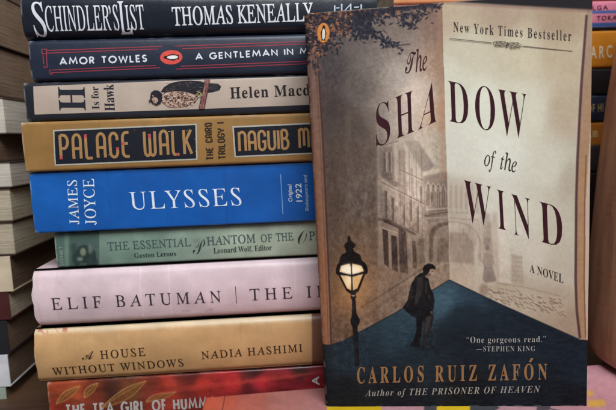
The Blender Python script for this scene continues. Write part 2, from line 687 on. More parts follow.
    def text(s, t, sty, bl, br, h, srgb, name="title_lettering", offset=0.0, spacing=1.0, prefix=None, eps=0.22, rough=0.45):
        b = s.P([bl, br, (bl[0], bl[1] - h)])
        hh = b[2, 1] - b[0, 1]
        d = (b[1] - b[0]) / np.linalg.norm(b[1] - b[0])
        up = np.array([-d[1], d[0]]) * hh
        U, F = text_uv(t, sty, offset, spacing, prefix)
        return s.put(bilin(U, (b[0], b[1], b[1] + up, b[0] + up)), F, ink(srgb, rough), name, eps)

    def stext(s, t, font, q, srgb, name="title_lettering", weight=.14, gap=.3, prefix=None, lift=0.0):
        """monoline capitals in the box bl, br, tr, tl (print px)"""
        p = s.P(q)
        ratio = np.linalg.norm(p[1] - p[0]) / np.linalg.norm(p[3] - p[0])
        U, F, E = stroke_uv(t, font, ratio, weight, gap, prefix)
        E = [e + lift for e in E]
        return s.put(bilin(U, p), F, ink(srgb), name, 0, None, E)

    def vtext(s, t, sty, xl, xr, yt, yb, srgb, name="title_lettering", offset=0.0, spacing=1.0, prefix=None, eps=0.22):
        q = s.P([(xr, yb), (xr - .06 * (yb - yt), yt), (xl - .06 * (yb - yt), yt), (xl, yb)])
        U, F = text_uv(t, sty, offset, spacing, prefix)
        return s.put(bilin(U, q), F, ink(srgb), name, eps)

    def shapes(s, polys, mats, name, eps=0.1):
        """polys: list of (pts px, material index); each a little prouder than the one before"""
        V, F, M, EE = [], [], [], []
        for k, (pts, mi) in enumerate(polys):
            p = s.P(pts)
            a = len(V)
            e = eps + 0.004 * k
            V += [(x, z) for x, z in p]
            EE.append(e)
            area2 = sum(p[i][0] * p[(i + 1) % len(p)][1] - p[(i + 1) % len(p)][0] * p[i][1] for i in range(len(p)))
            f = tuple(range(a, a + len(p)))
            F.append(f if area2 > 0 else f[::-1])
            M.append(mi)
        return s.put(np.array(V), F, mats, name, 0, M, EE)


def join(a, b):
    """merge mesh b into a with bmesh (no operators)"""
    import bmesh
    bm = bmesh.new()
    bm.from_mesh(a.data)
    bm.from_mesh(b.data)
    bm.to_mesh(a.data)
    bm.free()
    me = b.data
    bpy.data.objects.remove(b)
    bpy.data.meshes.remove(me)
    return a


def box(name, x0, x1, y0, y1, z0, z1, mat, parent=None, base=(0, 0, 0), bev=0.0):
    V = [(x, y, z) for x in (x0, x1) for y in (y0, y1) for z in (z0, z1)]
    F = [(0, 1, 3, 2), (4, 6, 7, 5), (0, 4, 5, 1), (2, 3, 7, 6), (0, 2, 6, 4), (1, 5, 7, 3)]
    o = mesh_obj(name, V, F, mat, parent, base)
    if bev:
        import bmesh
        bm = bmesh.new()
        bm.from_mesh(o.data)
        bmesh.ops.bevel(bm, geom=bm.edges[:], offset=bev * MM, segments=3, affect='EDGES', profile=0.5)
        bm.to_mesh(o.data)
        bm.free()
    return o


def line_poly(p0, p1, w):
    (x0, y0), (x1, y1) = p0, p1
    L = math.hypot(x1 - x0, y1 - y0)
    nx, ny = -(y1 - y0) / L * w / 2, (x1 - x0) / L * w / 2
    return [(x0 + nx, y0 + ny), (x1 + nx, y1 + ny), (x1 - nx, y1 - ny), (x0 - nx, y0 - ny)]


def ellipse(cx, cy, rx, ry, n=28, rot=0):
    c, q = math.cos(rot), math.sin(rot)
    return [(cx + rx * math.cos(t) * c - ry * math.sin(t) * q, cy + rx * math.cos(t) * q + ry * math.sin(t) * c)
            for t in np.linspace(0, 2 * math.pi, n, endpoint=False)]


# ================================================================== setting
def wood_mat(name, a, b, scale=6):
    m, nt, bs = new_mat(name, 0.55, 0.3)
    f = noise(nt, scale, 6, (1.0, 9.0, 9.0), 0.65)
    nt.links.new(ramp(nt, f, tuple(lin(a)), tuple(lin(b)), 0.35, 0.65), bs.inputs["Base Color"])
    bump(nt, bs, f, 0.2, 0.001)
    return m


o = box("shelf_surface", -420, 760, -330, 259, -70, -30.3, wood_mat("shelf_wood", (62, 44, 34), (92, 66, 48)))
o["kind"] = "structure"
o = box("wall", -420, 760, 260, 285, -70, 520, wood_mat("backboard_wood", (60, 44, 36), (80, 60, 48)))
o["kind"] = "structure"

# ================================================================== the stack of spines on the left
NAVY = (24, 27, 36)
STACK = "books stacked flat with spines to the front"


def xl(px, py, y):
    return float(on_y(np.array((px, py), float), y)[0])


# ---- black glossy book on top
b = LyingBook("book", "black glossy book with tall white lettering, topmost of the left stack", xl(23, 30, 0), xl(377, 5, 0), 199.9, 223.5, 0.0,
              r=5.0, bulge=1.2, mat=MAT_GLOSS, col=(20, 26, 38), group=STACK, nz=30)
W1 = (205, 206, 214)
b.text("S", 'roman', (34.5, 35.6), (47, 35.2), 33.5, W1, offset=0.004)
b.text("CHINDLER\u2019S", 'roman', (46.5, 31.0), (119.5, 29.6), 25, W1, offset=0.004)
b.text("L", 'roman', (120, 33.6), (132.5, 33.2), 32.5, W1, offset=0.004)
b.text("IST", 'roman', (126.6, 29.6), (145.2, 28.9), 24.5, W1, offset=0.004)
b.text("THOMAS KENEALLY", 'roman', (173, 25.4), (313.3, 20.5), 18.3, (205, 207, 214), "author_lettering", offset=0.010)
b.shapes([([(334, 11.2), (335.4, 11.1), (335.4, 5), (334, 5.1)], 0), ([(336.2, 8.5), (339.5, 8.3), (339.5, 7.2), (336.2, 7.4)], 0),
          ([(341, 10.9), (342.4, 10.8), (342.4, 3.6), (341, 3.7)], 0), ([(344, 10.6), (345.3, 10.5), (351.2, 4.2), (349.8, 4.2)], 0),
          ([(350, 10.2), (351.4, 10.1), (351.4, 3.3), (350, 3.4)], 0), ([(354, 7.8), (359, 7.4), (359, 6.2), (354, 6.6)], 0),
          ([(360.5, 9.2), (362, 9.1), (362, 4.2), (360.5, 4.3)], 0)], [ink((170, 178, 195))], "publisher_mark")

# ---- navy novel with red rules
b = LyingBook("book", "navy blue paperback with thin red rules and a small penguin oval, second from the top", xl(30, 62, .5), xl(30, 62, .5) + 207, 177.1, 199.5, 0.5,
              r=2.2, bulge=0.9, mat=MAT_SATIN, col=(28, 36, 54), group=STACK)
b.stext("AMOR TOWLES", GEO, [(59.7, 65.3), (147.3, 61.9), (146.9, 54.4), (59.2, 57.6)], (208, 212, 220), "author_lettering", .20, .40)
b.stext("A GENTLEMAN IN MOSCOW", GEO, [(195.5, 60.2), (293.4, 54.9), (293.0, 48.2), (195.1, 53.2)], (208, 212, 220), weight=.20, gap=.42, prefix="A GENTLEMAN IN")
RED = ink((150, 62, 72))
ln = []
for p0, p1 in [((47, 50.4), (162, 46.2)), ((47, 53.0), (158, 48.9)), ((51, 72.6), (160, 67.6)), ((49.5, 70.1), (156, 65.4)),
               ((175, 46.0), (330, 40.4)), ((182, 48.6), (330, 43.0)), ((181, 66.2), (330, 60.2)), ((176, 69.0), (330, 62.6)),
               ((41.5, 49.2), (46.8, 49.0)), ((41.7, 53.8), (46.8, 53.6)), ((41.6, 49), (42.1, 53.8)), ((46.4, 49), (47.2, 67)),
               ((43.0, 55), (43.8, 64)), ((44.4, 67.6), (47.2, 67)), ((44.4, 67.6), (43.9, 65.8)), ((49.5, 70), (49.9, 74.4)), ((49.9, 74.4), (52.4, 74.0)), ((52.2, 74.1), (52.2, 72.4))]:
    ln.append((line_poly(p0, p1, 0.8), 0))
b.shapes(ln, [RED], "red_rule", 0.08)


def penguin(cx, cy, sx, sy, rot):
    """black and white penguin standing figure, as list of outlines in print px; (0,-1) is up before rotation"""
    body = [(0, -.92), (.14, -.86), (.22, -.74), (.36, -.70), (.22, -.62), (.30, -.45), (.50, -.05), (.52, .35), (.42, .18), (.40, .55), (.30, .78), (.42, .90), (.10, .90),
            (.02, .82), (-.12, .90), (-.44, .90), (-.32, .76), (-.42, .50), (-.44, .15), (-.58, .32), (-.52, -.05), (-.30, -.48), (-.22, -.66), (-.16, -.85)]
    belly = [(.02, -.52), (.20, -.36), (.30, .0), (.28, .40), (.16, .72), (-.04, .78), (-.22, .62), (-.30, .25), (-.26, -.15), (-.12, -.45)]
    c, q = math.cos(rot), math.sin(rot)
    f = lambda P: [(cx + (x * sx) * c - (y * sy) * q, cy + (x * sx) * q + (y * sy) * c) for x, y in P]
    return f(body), f(belly)


pb, pw = penguin(171.3, 57.2, 6.0, 8.6, -math.pi / 2 - .04)
b.shapes([(ellipse(171.3, 57.2, 11.2, 7.2, 32, -.04), 0), (pb, 1), (pw, 2)], [ink((205, 80, 72)), ink((28, 26, 32)), ink((222, 220, 216))], "publisher_mark", 0.11)

# ---- hawk book
b = LyingBook("book", "black edged book with cream spine and a perched hawk drawing, third from the top", xl(25, 103, 1), xl(25, 103, 1) + 214, 155.2, 176.7, 1.0,
              r=1.8, bulge=0.5, hard=True, mat=MAT_SATIN, col=(30, 33, 42), group=STACK)
CREAM = plain("cream_print", (174, 158, 145), 0.5, 0.3, 0.07, 60)
b.shapes([([(33, 86.2), (34.6, 114.5), (190, 109.3), (392, 101.6), (392, 73.2), (170, 80.7)], 0)], [CREAM], "spine_panel", 0.06)
DK = (40, 42, 52)
b.vtext("H", 'bold', 59.5, 86, 87, 110.3, DK)
b.vtext("Is for", 'bold', 92.3, 99.6, 86.5, 109, DK, offset=-.004)
b.vtext("Hawk", 'bold', 105, 115, 84, 110.6, DK, offset=-.002)
b.text("Helen Macdonald", 'bold', (230.5, 98.4), (302, 95.3), 11.0, (44, 40, 42), "author_lettering", offset=0.004, prefix="Helen Mac", spacing=1.12)
hk = []
r_ = random.Random(3)
tail = [(203, 84), (210, 83.0), (218, 83.6), (221.2, 86.4), (219.6, 90.2), (213, 92.2), (203, 93.4)]
wing = [(160.5, 92), (164, 87), (170, 83.2), (178, 81.2), (190, 80.4), (201, 81.2), (208, 84), (206, 90), (198, 95), (186, 93), (172, 93.5)]
belly = [(162, 95.5), (166, 92.5), (175, 91.2), (186, 92.0), (195, 94.8), (197.6, 98.2), (194, 102.6), (186, 106.2), (176, 107.8), (168, 106.6), (163, 102.8), (161, 98.8)]
grow = lambda P, k: [(sum(p[0] for p in P) / len(P) + (x - sum(p[0] for p in P) / len(P)) * k, sum(p[1] for p in P) / len(P) + (y - sum(p[1] for p in P) / len(P)) * k) for x, y in P]
hk += [(tail, 0), (wing, 0), (grow(belly, 1.05), 3), (belly, 2)]
for k in range(46):
    t = r_.random()
    x, y = 164 + 36 * t, 83.5 - 2 * math.sin(t * 3) + 8.5 * r_.random()
    hk.append((line_poly((x, y), (x + 1.6 + 1.6 * r_.random(), y + .5 * r_.random()), .32), 4 if r_.random() < .7 else 1))
for k in range(6):
    hk.append((line_poly((206, 85.0 + k * 1.25), (219.4 - abs(k - 2.5) * .5, 84.6 + k * 1.2), .3), 4))
for row in range(9):
    for col_ in range(15):
        x = 163.2 + col_ * 2.3 + (row % 2) * 1.1 + r_.uniform(-.9, .9)
        y = 92.6 + row * 1.75 + (x - 178) * .03 + r_.uniform(-.7, .7)
        if ((x - 179) / 17.2) ** 2 + ((y - 99.4) / 7.8) ** 2 < .96:
            hk.append((ellipse(x, y, .7 + .9 * r_.random(), .35 + .3 * r_.random(), 6, .25 + r_.uniform(-.6, .6)), r_.choice((3, 3, 1, 1, 7, 7, 0))))
hk.append(([(150.4, 97.5), (151.2, 92.6), (154.6, 90.2), (158.8, 90.6), (162, 93.4), (162.6, 98.6), (160.8, 103.2), (156.4, 105.2), (152.2, 103), (150.4, 100)], 0))
hk.append(([(151.8, 98.6), (154.2, 96.8), (157.4, 98.0), (158.6, 100.6), (157, 103.6), (154, 103.2)], 2))
for k in range(16):
    x, y = r_.uniform(152.5, 158), r_.uniform(97.5, 103)
    hk.append((ellipse(x, y, .5, .35, 6, r_.random() * 3), r_.choice((0, 1))))
hk.append((ellipse(153.2, 95.8, .9, .8, 10), 2))
hk.append((ellipse(153.2, 95.8, .5, .45, 8), 0))
hk.append(([(150.6, 99.4), (148.8, 100.6), (149.6, 102), (151.6, 101.2)], 3))
hk.append(([(205.2, 79.1), (210.2, 78.9), (208.8, 88), (204.6, 108.6), (199.0, 108.9), (203.4, 90)], 5))
hk.append((line_poly((209.8, 79.2), (204.4, 108.3), .6), 0))
hk.append((line_poly((205.2, 79.4), (199.2, 108.6), .6), 0))
for k in range(26):
    y = r_.uniform(80, 106)
    x = 206.2 - (y - 79) * .19 + r_.uniform(-1.4, 2.4)
    hk.append((line_poly((x, y), (x - .5, y + r_.uniform(1, 3.2)), .35), r_.choice((0, 3, 3, 2))))
for x, y, an in [(197.0, 94.6, -.8), (199.2, 92.2, .5), (201.2, 95.6, -.2)]:
    hk.append((ellipse(x, y, 2.6, .75, 8, an), 6))
b.shapes(hk, [ink((38, 37, 44)), ink((112, 86, 78)), ink((176, 146, 130)), ink((64, 48, 46)), ink((84, 80, 84)), ink((122, 80, 76)), ink((142, 134, 84)), ink((198, 178, 164))], "hawk_drawing", 0.10)

# ---- gold book with dark panels
b = LyingBook("book", "mustard gold paperback with white framed dark title panels, fourth from the top", xl(23, 146, -1.5), xl(23, 146, -1.5) + 209, 126.9, 154.8, -1.5,
              r=1.5, bulge=0.5, mat=MAT_MATTE, col=(146, 110, 62), group=STACK)
WH, PANEL = ink((168, 166, 156)), ink((32, 34, 42))
P1 = [(52.9, 129.9), (54.6, 165.9), (197.6, 159.8), (196.6, 123.5)]
P1i = [(54.3, 131.3), (55.8, 164.4), (196.2, 158.5), (195.3, 124.9)]
P2 = [(232.3, 126.2), (234.5, 157.4), (374, 151.2), (373, 119.9)]
P2i = [(233.8, 127.6), (235.8, 156.0), (373, 149.8), (372, 121.4)]
b.shapes([(P1, 0), (P1i, 1), (P2, 0), (P2i, 1)], [WH, PANEL], "title_panel", 0.08)
GT = (158, 122, 80)
b.stext("PALACE WALK", DECO, [(60, 160.8), (193.4, 155.0), (192.0, 128.2), (58.4, 134.0)], GT, weight=.105, gap=.20)
b.stext("NAGUIB MAHFOUZ", DECO, [(238.6, 152.4), (289.9, 149.6), (288.8, 128.4), (237.4, 131.0)], GT, "author_lettering", .12, .17, "NAGUIB")
b.stext("THE CAIRO", DECO, [(214, 159.6), (212, 122.4), (204.4, 122.8), (206.4, 160.0)], (44, 38, 36), "series_lettering", .15, .26)
b.stext("TRILOGY I", DECO, [(226.2, 159.0), (224.2, 121.8), (216.6, 122.2), (218.6, 159.4)], (44, 38, 36), "series_lettering", .15, .26)
ACC = {'P': (_d, [[(0, 0), (0, .15)]]), 'A': (_d, []), 'L1': (.42, [[(0, 1), (0, .84)]]), 'C': (_d, [[(.5, .40), (.5, .30)]]), 'E': (.44, [[(0, .5), (0, .6)]]), 'W': (.72, [[(.36, .9), (.36, .74)]]),
       'L2': (.42, [[(.16, 0), (.36, 0)]]), 'K': (_d, []), ' ': (.34, [])}
b.stext(['P', 'A', 'L1', 'A', 'C', 'E', ' ', 'W', 'A', 'L2', 'K'], ACC, [(60, 160.8), (193.4, 155.0), (192.0, 128.2), (58.4, 134.0)], (172, 78, 80), "pink_accent", .105, .20, None, .03)


# ---- blue book
b = LyingBook("book", "thick bright blue paperback with large white serif title, fifth in the stack", xl(32, 205, 1), xl(32, 205, 1) + 207, 91.3, 126.5, 1.0,
              r=1.0, bulge=0.35, mat=MAT_SATIN, col=(14, 86, 166), group=STACK)
WT = (214, 224, 236)
b.vtext("JAMES", 'roman', 69.8, 79.4, 180, 224.4, WT, "author_lettering", offset=0.0, spacing=1.05)
b.vtext("JOYCE", 'roman', 85.6, 96.6, 178.8, 224.8, WT, "author_lettering", offset=0.0, spacing=1.05)
b.text("ULYSSES", 'roman', (130.2, 209.8), (241.6, 205.2), 17.6, WT, offset=-0.004, spacing=1.1)
b.shapes([(line_poly((280.6, 174.2), (282.9, 214.2), .7), 0)], [ink((120, 160, 205))], "printed_rule", .1)
b.vtext("Original", 'sans', 288.6, 292.4, 184.5, 201.6, WT, "edition_lettering", offset=.004)
b.vtext("1922", 'sans', 296.4, 302.2, 183.5, 201.6, WT, "edition_lettering", offset=.006)
b.vtext("Shakespeare and", 'sans', 305.4, 308.8, 175, 211, (170, 196, 222), "edition_lettering", offset=.0)


# ---- grey green book
def paint_green(c):
    n = fbm(c.X, c.Y, 26, 4)
    c.C = np.array([110, 134, 122]) + (n[:, None] - .5) * 46
    m = c.X > 180
    t = np.clip((c.X - 150) / 110, 0, 1)[:, None]
    c.C = c.C * (1 - t) + (np.array([158, 170, 152]) + (n[:, None] - .5) * 34) * t
    t = np.clip((c.X - 285) / 30, 0, 1)[:, None] * .35
    c.C = c.C * (1 - t) + np.array([190, 188, 170]) * t
    c.poly([(55, 230), (64, 230), (65, 280), (56, 280)], (70, 96, 88), .8, 2)
    c.poly([(69, 228), (98, 228), (98.6, 282), (69, 282)], (58, 78, 74), .75, 1.6)
    c.poly([(98.0, 228), (98.8, 228), (99.3, 282), (98.5, 282)], (44, 58, 56), .8, .6)
    for cx, cy, rx, ry, k in [(84, 254, 8, 9, (34, 48, 48)), (77, 258, 5, 8, (40, 56, 56)), (92, 262, 6, 6, (42, 58, 58)), (83, 252, 3, 4, (128, 140, 116)), (80, 259, 3, 2, (120, 134, 118)),
                              (90, 249, 2, 5, (96, 112, 100)), (74, 248, 3, 5, (52, 70, 68)), (94, 256, 2, 6, (36, 50, 50))]:
        c.ell(cx, cy, rx, ry, k, .85, 1.1)


b = LyingBook("book", "slim grey green book with small dark old style lettering, set back under the blue one", xl(56, 255, 4.5), xl(56, 255, 4.5) + 200, 69.2, 90.8, 4.5,
              r=1.6, bulge=0.6, mat=MAT_MATTE, col=(112, 134, 122), paint=paint_green, nx=420, nz=40, group=STACK)
GD = (66, 84, 82)
b.text("THE ESSENTIAL", 'roman', (108, 250.4), (191.2, 245.8), 8.0, GD, offset=0.004, spacing=1.02)
b.text("Gaston Leroux", 'bold', (134.5, 257.8), (176.6, 255.6), 4.6, (38, 50, 50), "author_lettering", offset=-.004)
b.text("P", 'script', (193, 254.5), (206, 254.0), 17, (44, 58, 58), offset=-.014)
b.text("HANTOM", 'roman', (207, 245.3), (255.8, 242.2), 8.4, GD, offset=0.006)
b.text("OF", 'roman', (261, 242.0), (272.5, 241.4), 7.6, GD, offset=0.006)
b.text("THE", 'roman', (276, 241.0), (293.4, 240.0), 7.6, GD, offset=0.006)
b.text("O", 'script', (298, 244.3), (308, 243.9), 15, (44, 58, 58), offset=-.014)
b.text("PERA", 'roman', (309, 240), (337, 238.6), 8.4, GD, offset=.006)
b.text("Leonard Wolf, Editor", 'bold', (213.8, 253.4), (271.9, 250.0), 5.4, (40, 52, 50), "author_lettering", offset=-.004)
b.vtext("SIGNET", 'sans', 60.6, 63.6, 246, 266, (150, 160, 152), "publisher_lettering")


# ---- pale pink book
def paint_pink(c):
    n = fbm(c.X, c.Y, 30, 14)
    c.C = np.array([212, 190, 196]) + (n[:, None] - .5) * 14
    c.line([(206, 311), (213, 309.5)], 1.5, (150, 122, 136), .45, 1.2)
    c.line([(182, 311.8), (190, 311)], 1.3, (150, 122, 136), .4, 1.2)
    for x, y in [(60, 283), (106, 287), (150, 281)]:
        c.ell(x, y, .8, .6, (150, 128, 138), .5, .5)


b = LyingBook("book", "thick pale pink jacketed hardback with wide spaced dark serif lettering", xl(32.5, 300, 0), xl(32.5, 300, 0) + 214, 33.9, 68.9, 0.0,
              r=4.5, bulge=3.6, hard=True, mat=MAT_SATIN, col=(200, 176, 188), paint=paint_pink, nx=300, nz=34, group=STACK, end_wob=1.3, wob=.25)
PK = (58, 46, 54)
b.text("ELIF BATUMAN", 'roman', (52, 310.0), (221, 302.3), 11.8, PK, "author_lettering", offset=0.0, spacing=1.5)
b.shapes([(line_poly((235.4, 286.4), (236.6, 303.6), .65), 0)], [ink(PK)], "printed_rule", .1)
b.text("THE IDIOT", 'roman', (250, 300.6), (292.5, 298.5), 11.6, PK, offset=0.0, prefix="THE", spacing=1.5)


# ---- golden tan book
def paint_tan(c):
    n = fbm(c.X, c.Y, 22, 24)
    c.C = np.array([190, 150, 104]) + (n[:, None] - .5) * 16
    top = 331.5 - (c.X - 33) * .0517
    t = np.clip(1 - (c.Y - top) / (3.4 + 4 * fbm(c.X, c.Y * 0, 9, 8)), 0, 1)[:, None] * .75
    c.C = c.C * (1 - t) + np.array([214, 200, 176]) * t  # pale top band: highlight of the rounded edge and torn paper, put into the colour
    t = (np.clip(1 - (c.Y - top) / 5.0, 0, 1) * (fbm(c.X, c.Y, 5, 31) > .56) * (c.X < 74))[:, None] * .7
    c.C = c.C * (1 - t) + np.array([168, 92, 76]) * t
    c.poly([(311.5, 280), (420, 280), (420, 400), (312.5, 400)], (96, 62, 50), .85, .8)


b = LyingBook("book", "golden tan book with small black lettering and a rubbed, torn upper edge with a pale highlight painted in", xl(34.5, 360, -1), xl(34.5, 360, -1) + 210, 0.1, 33.4, -1.0,
              r=3.6, bulge=3.2, mat=MAT_SATIN, col=(198, 154, 100), paint=paint_tan, nx=420, nz=40, group=STACK, end_wob=.6)
BT = (52, 38, 30)
b.text("A", 'script', (82.3, 359.8), (94.5, 359.0), 8.6, BT, offset=-.004)
b.text("HOUSE", 'roman', (100.6, 358.8), (145.7, 355.6), 8.0, BT, offset=0.006, spacing=1.25)
b.text("WITHOUT WINDOWS", 'roman', (52, 376.3), (183.5, 366.9), 8.0, BT, offset=0.006, spacing=1.2)
b.text("NADIA HASHIMI", 'roman', (201.7, 359.3), (302.5, 351.7), 7.8, BT, "author_lettering", offset=0.006, spacing=1.2)


# ---- red painted book at the bottom
def paint_red(c):
    c.idw([(50, 392, (150, 66, 42)), (75, 390, (158, 72, 46)), (95, 392, (120, 52, 38)), (112, 390, (70, 38, 32)), (130, 392, (112, 66, 42)), (150, 385, (130, 56, 44)), (165, 388, (168, 58, 46)),
           (200, 386, (176, 52, 44)), (190, 378, (92, 36, 32)), (230, 382, (182, 48, 50)), (260, 380, (170, 44, 50)), (290, 378, (120, 34, 40)), (255, 373, (60, 30, 32)), (300, 372, (62, 32, 34)),
           (310, 382, (140, 40, 48)), (60, 406, (132, 48, 36)), (120, 408, (90, 40, 32)), (160, 404, (140, 50, 42)), (190, 402, (120, 42, 38)), (250, 395, (90, 32, 36)), (220, 392, (150, 44, 44))],
          np.ones(len(c.X), bool), 4, 5)
    n = fbm(c.X, c.Y * 2.2, 13, 41)
    c.C *= (0.72 + .56 * n)[:, None]
    for (xa, ya), (xb, yb), wd in [((101, 408), (146, 381), 9), ((56, 404), (80, 386), 5), ((146, 402), (176, 392), 4), ((84, 398), (98, 383), 4)]:
        up = [(xa + (xb - xa) * t + wd * math.sin(math.pi * t ** .8) * (ya - yb) / 40 - 2 * math.sin(math.pi * t), ya + (yb - ya) * t - wd * .55 * math.sin(math.pi * t ** .8)) for t in np.linspace(0, 1, 12)]
        dn = [(xa + (xb - xa) * t + wd * .5 * math.sin(math.pi * t), ya + (yb - ya) * t + wd * .45 * math.sin(math.pi * t)) for t in np.linspace(0, 1, 12)]
        up = [(x - 4 * math.sin(math.pi * q), y) for (x, y), q in zip(up, np.linspace(0, 1, 12))]
        c.poly(up + dn[::-1], (118, 74, 42), .65, .8)
        c.line(up, .7, (196, 160, 92), .85, .4)
        c.line(dn, .7, (184, 144, 78), .8, .4)
        c.line([(xa, ya), ((xa + xb) / 2 - 1, (ya + yb) / 2 - .6), (xb, yb)], .6, (180, 142, 80), .7, .4)
        for t in np.linspace(.2, .85, 6):
            i_ = int(t * 11)
            m_ = (xa + (xb - xa) * t * .85, ya + (yb - ya) * t * .85)
            c.line([m_, up[i_]], .45, (160, 116, 62), .55, .4)
            c.line([m_, dn[i_]], .45, (150, 106, 58), .5, .4)
    for k in range(12):
        x = 150 + 150 * k / 12
        c.line([(x, 396 - k * 1.6), (x + 40, 386 - k * 1.4)], 1.6, (200, 74, 62), .35, 1.2)


b = LyingBook("book", "red and gold patterned book with grey block capitals, bottommost of the left stack", xl(48, 395, 2.5), xl(48, 395, 2.5) + 205, -29.8, -0.5, 2.5,
              r=1.6, bulge=.6, mat=MAT_GLOSS, col=(150, 50, 44), paint=paint_red, nx=420, nz=60, group=STACK)
b.stext("THE TEA GIRL OF HUMMINGBIRD LANE", GEO, [(65.5, 416.4), (207.9, 408.6), (207.2, 396.8), (64.8, 404.6)], (176, 168, 164), "title_lettering", .17, .26, "THE TEA GIRL OF HUMM")
b.vtext("A", 'sans', 312.3, 319.3, 376.4, 385, (206, 198, 198), "author_lettering", offset=.012)

# ================================================================== the pink base book under the standing novel
BZ = -9.73
TILT = 0.019817
def paint_base(c):
    n = fbm(c.X, c.Y * 2, 30, 51)
    c.idw([(206, 400, (176, 80, 58)), (225, 398, (172, 84, 66)), (250, 396, (164, 92, 80)), (285, 394, (160, 104, 98)), (320, 392, (158, 108, 106)), (400, 406, (176, 130, 138)),
           (520, 408, (172, 130, 138)), (600, 375, (176, 128, 136)), (600, 400, (170, 120, 128))], np.ones(len(c.X), bool), 4, 8)
    c.C *= (.90 + .14 * n + .10 * (fbm(c.X, c.Y * 1.5, 4, 53, 3) - .5))[:, None]
    c.line([(225.5, 393), (222, 412)], 1.1, (84, 44, 40), .8, .5)
    c.poly([(327, 404), (381, 403.5), (382, 420), (327, 420)], (190, 158, 24), 1, .8)
    c.line([(382, 404.5), (428, 405)], .7, (70, 50, 60), .7, .5)
    c.poly([(424, 402), (438, 402), (452, 414), (424, 414)], (64, 62, 66), 1, .8)
    c.poly([(437, 405), (476, 401), (470, 420), (436, 420)], (200, 168, 30), 1, .8)
    c.poly([(470, 400), (492, 402), (500, 408), (488, 414), (470, 414)], (62, 62, 68), 1, .9)
    c.line([(488, 405), (540, 406.5), (560, 411)], 1.2, (70, 56, 66), .9, .6)
    c.poly([(538, 403), (552, 404), (548, 412), (536, 412)], (66, 60, 66), .9, .8)
    c.poly([(587, 390), (594, 392), (593, 396), (587, 396.5)], (184, 142, 58), .75, 2.2)
    c.poly([(588, 400), (604, 400), (606, 405), (598, 407), (588, 407)], (186, 144, 52), .8, 2.2)


base_w, base_d, base_h = 345.0, 190.0, 19.0
broot = thing("book", "big pink hardback with yellow and dark cover patches lying under the standing novel", "book", (90.5 + base_w / 2, -7 - base_d / 2, BZ - base_h), None,
              rot=Ry(-TILT * 0.0))
bb = np.array([90.5 + base_w / 2, -7 - base_d / 2, BZ - base_h])
slope = math.tan(TILT)


def zb(x):
    return BZ + slope * (x - 160.4) - 0.05


def slab(name, x0, x1, y0, y1, zo0, zo1, mat, nx, ny, paint=None, col=(170, 120, 126)):
    """a board whose top and bottom follow the book's slight tilt; zo are offsets from the tilted top plane"""
    xs, ys = np.linspace(x0, x1, nx), np.linspace(y0, y1, ny)
    X, Y = np.meshgrid(xs, ys, indexing='ij')
    edge = np.minimum(np.minimum(X - x0, x1 - X), np.minimum(Y - y0, y1 - Y))
    rd = np.clip(0.8 - edge, 0, .8)
    T = np.column_stack([X.ravel(), Y.ravel(), (zb(X) + zo1 - rd * .6).ravel()])
    Bt = np.column_stack([X.ravel(), Y.ravel(), (zb(X) + zo0).ravel()])
    V = np.vstack([T, Bt])
    i, j = np.meshgrid(np.arange(nx - 1), np.arange(ny - 1), indexing='ij')
    q = (i * ny + j).ravel()
    Ft = np.stack([q, q + ny, q + ny + 1, q + 1], -1)
    o = nx * ny
    Fb = Ft[:, ::-1] + o
    S = []
    for k in range(nx - 1):
        S.append((k * ny, k * ny + o, (k + 1) * ny + o, (k + 1) * ny))
        e = ny - 1
        S.append((k * ny + e, (k + 1) * ny + e, (k + 1) * ny + e + o, k * ny + e + o))
    for k in range(ny - 1):
        S.append((k, k + 1, k + 1 + o, k + o))
        e = (nx - 1) * ny
        S.append((e + k, e + k + o, e + k + 1 + o, e + k + 1))
    F = np.vstack([Ft, Fb, np.array(S)])
    C = np.tile(np.asarray(col, float), (len(V), 1))
    if paint:
        P = project(V)
        c = Canvas(P[:, 0], P[:, 1])
        c.C = C
        paint(c)
        C = c.C
    return mesh_obj(name, V - bb, F, mat, broot, (0, 0, 0), lin(C))


slab("front_cover", 90.5, 90.5 + base_w, -7 - base_d, -7, -2.4, 0, MAT_SATIN, 620, 300, paint_base)
slab("page_block", 92, 90.5 + base_w - 3, -7 - base_d + 3, -10, -15.4, -2.5, PAPER, 3, 3)
slab("back_cover", 90.5, 90.5 + base_w, -7 - base_d, -7, -17.8, -15.5, MAT_SATIN, 6, 6)

# ================================================================== the standing novel
novel = thing("novel", "upright paperback showing its sepia street cover, standing in front of the stack of spines", "book", BK_O, None, rot=BK_R)
NXF, NZ = 540, 820
zs = np.linspace(0, BK_H, NZ)
rr, T = 2.6, BK_T
ang = np.linspace(0, math.pi / 2, 8)
prof = [(x, 0.0) for x in np.linspace(BK_W, rr + .2, NXF)]
prof += [(rr - rr * math.sin(a), rr - rr * math.cos(a)) for a in ang]
prof += [(-0.5 * math.sin(math.pi * t), rr + (T - 2 * rr) * t) for t in np.linspace(0.1, .9, 9)]
prof += [(rr - rr * math.cos(a), T - rr + rr * math.sin(a)) for a in ang]
prof += [(x, T) for x in (20, 60, 100, BK_W)]
nout = len(prof)
prof += [(BK_W, T - .5), (rr, T - .5), (.6, T - rr), (.6, rr), (rr, .5), (BK_W, .5)]
prof = np.array(prof)
n = len(prof)
V = np.column_stack([np.tile(prof, (NZ, 1)), np.repeat(zs, n)])
V = V[:, [0, 1, 2]]
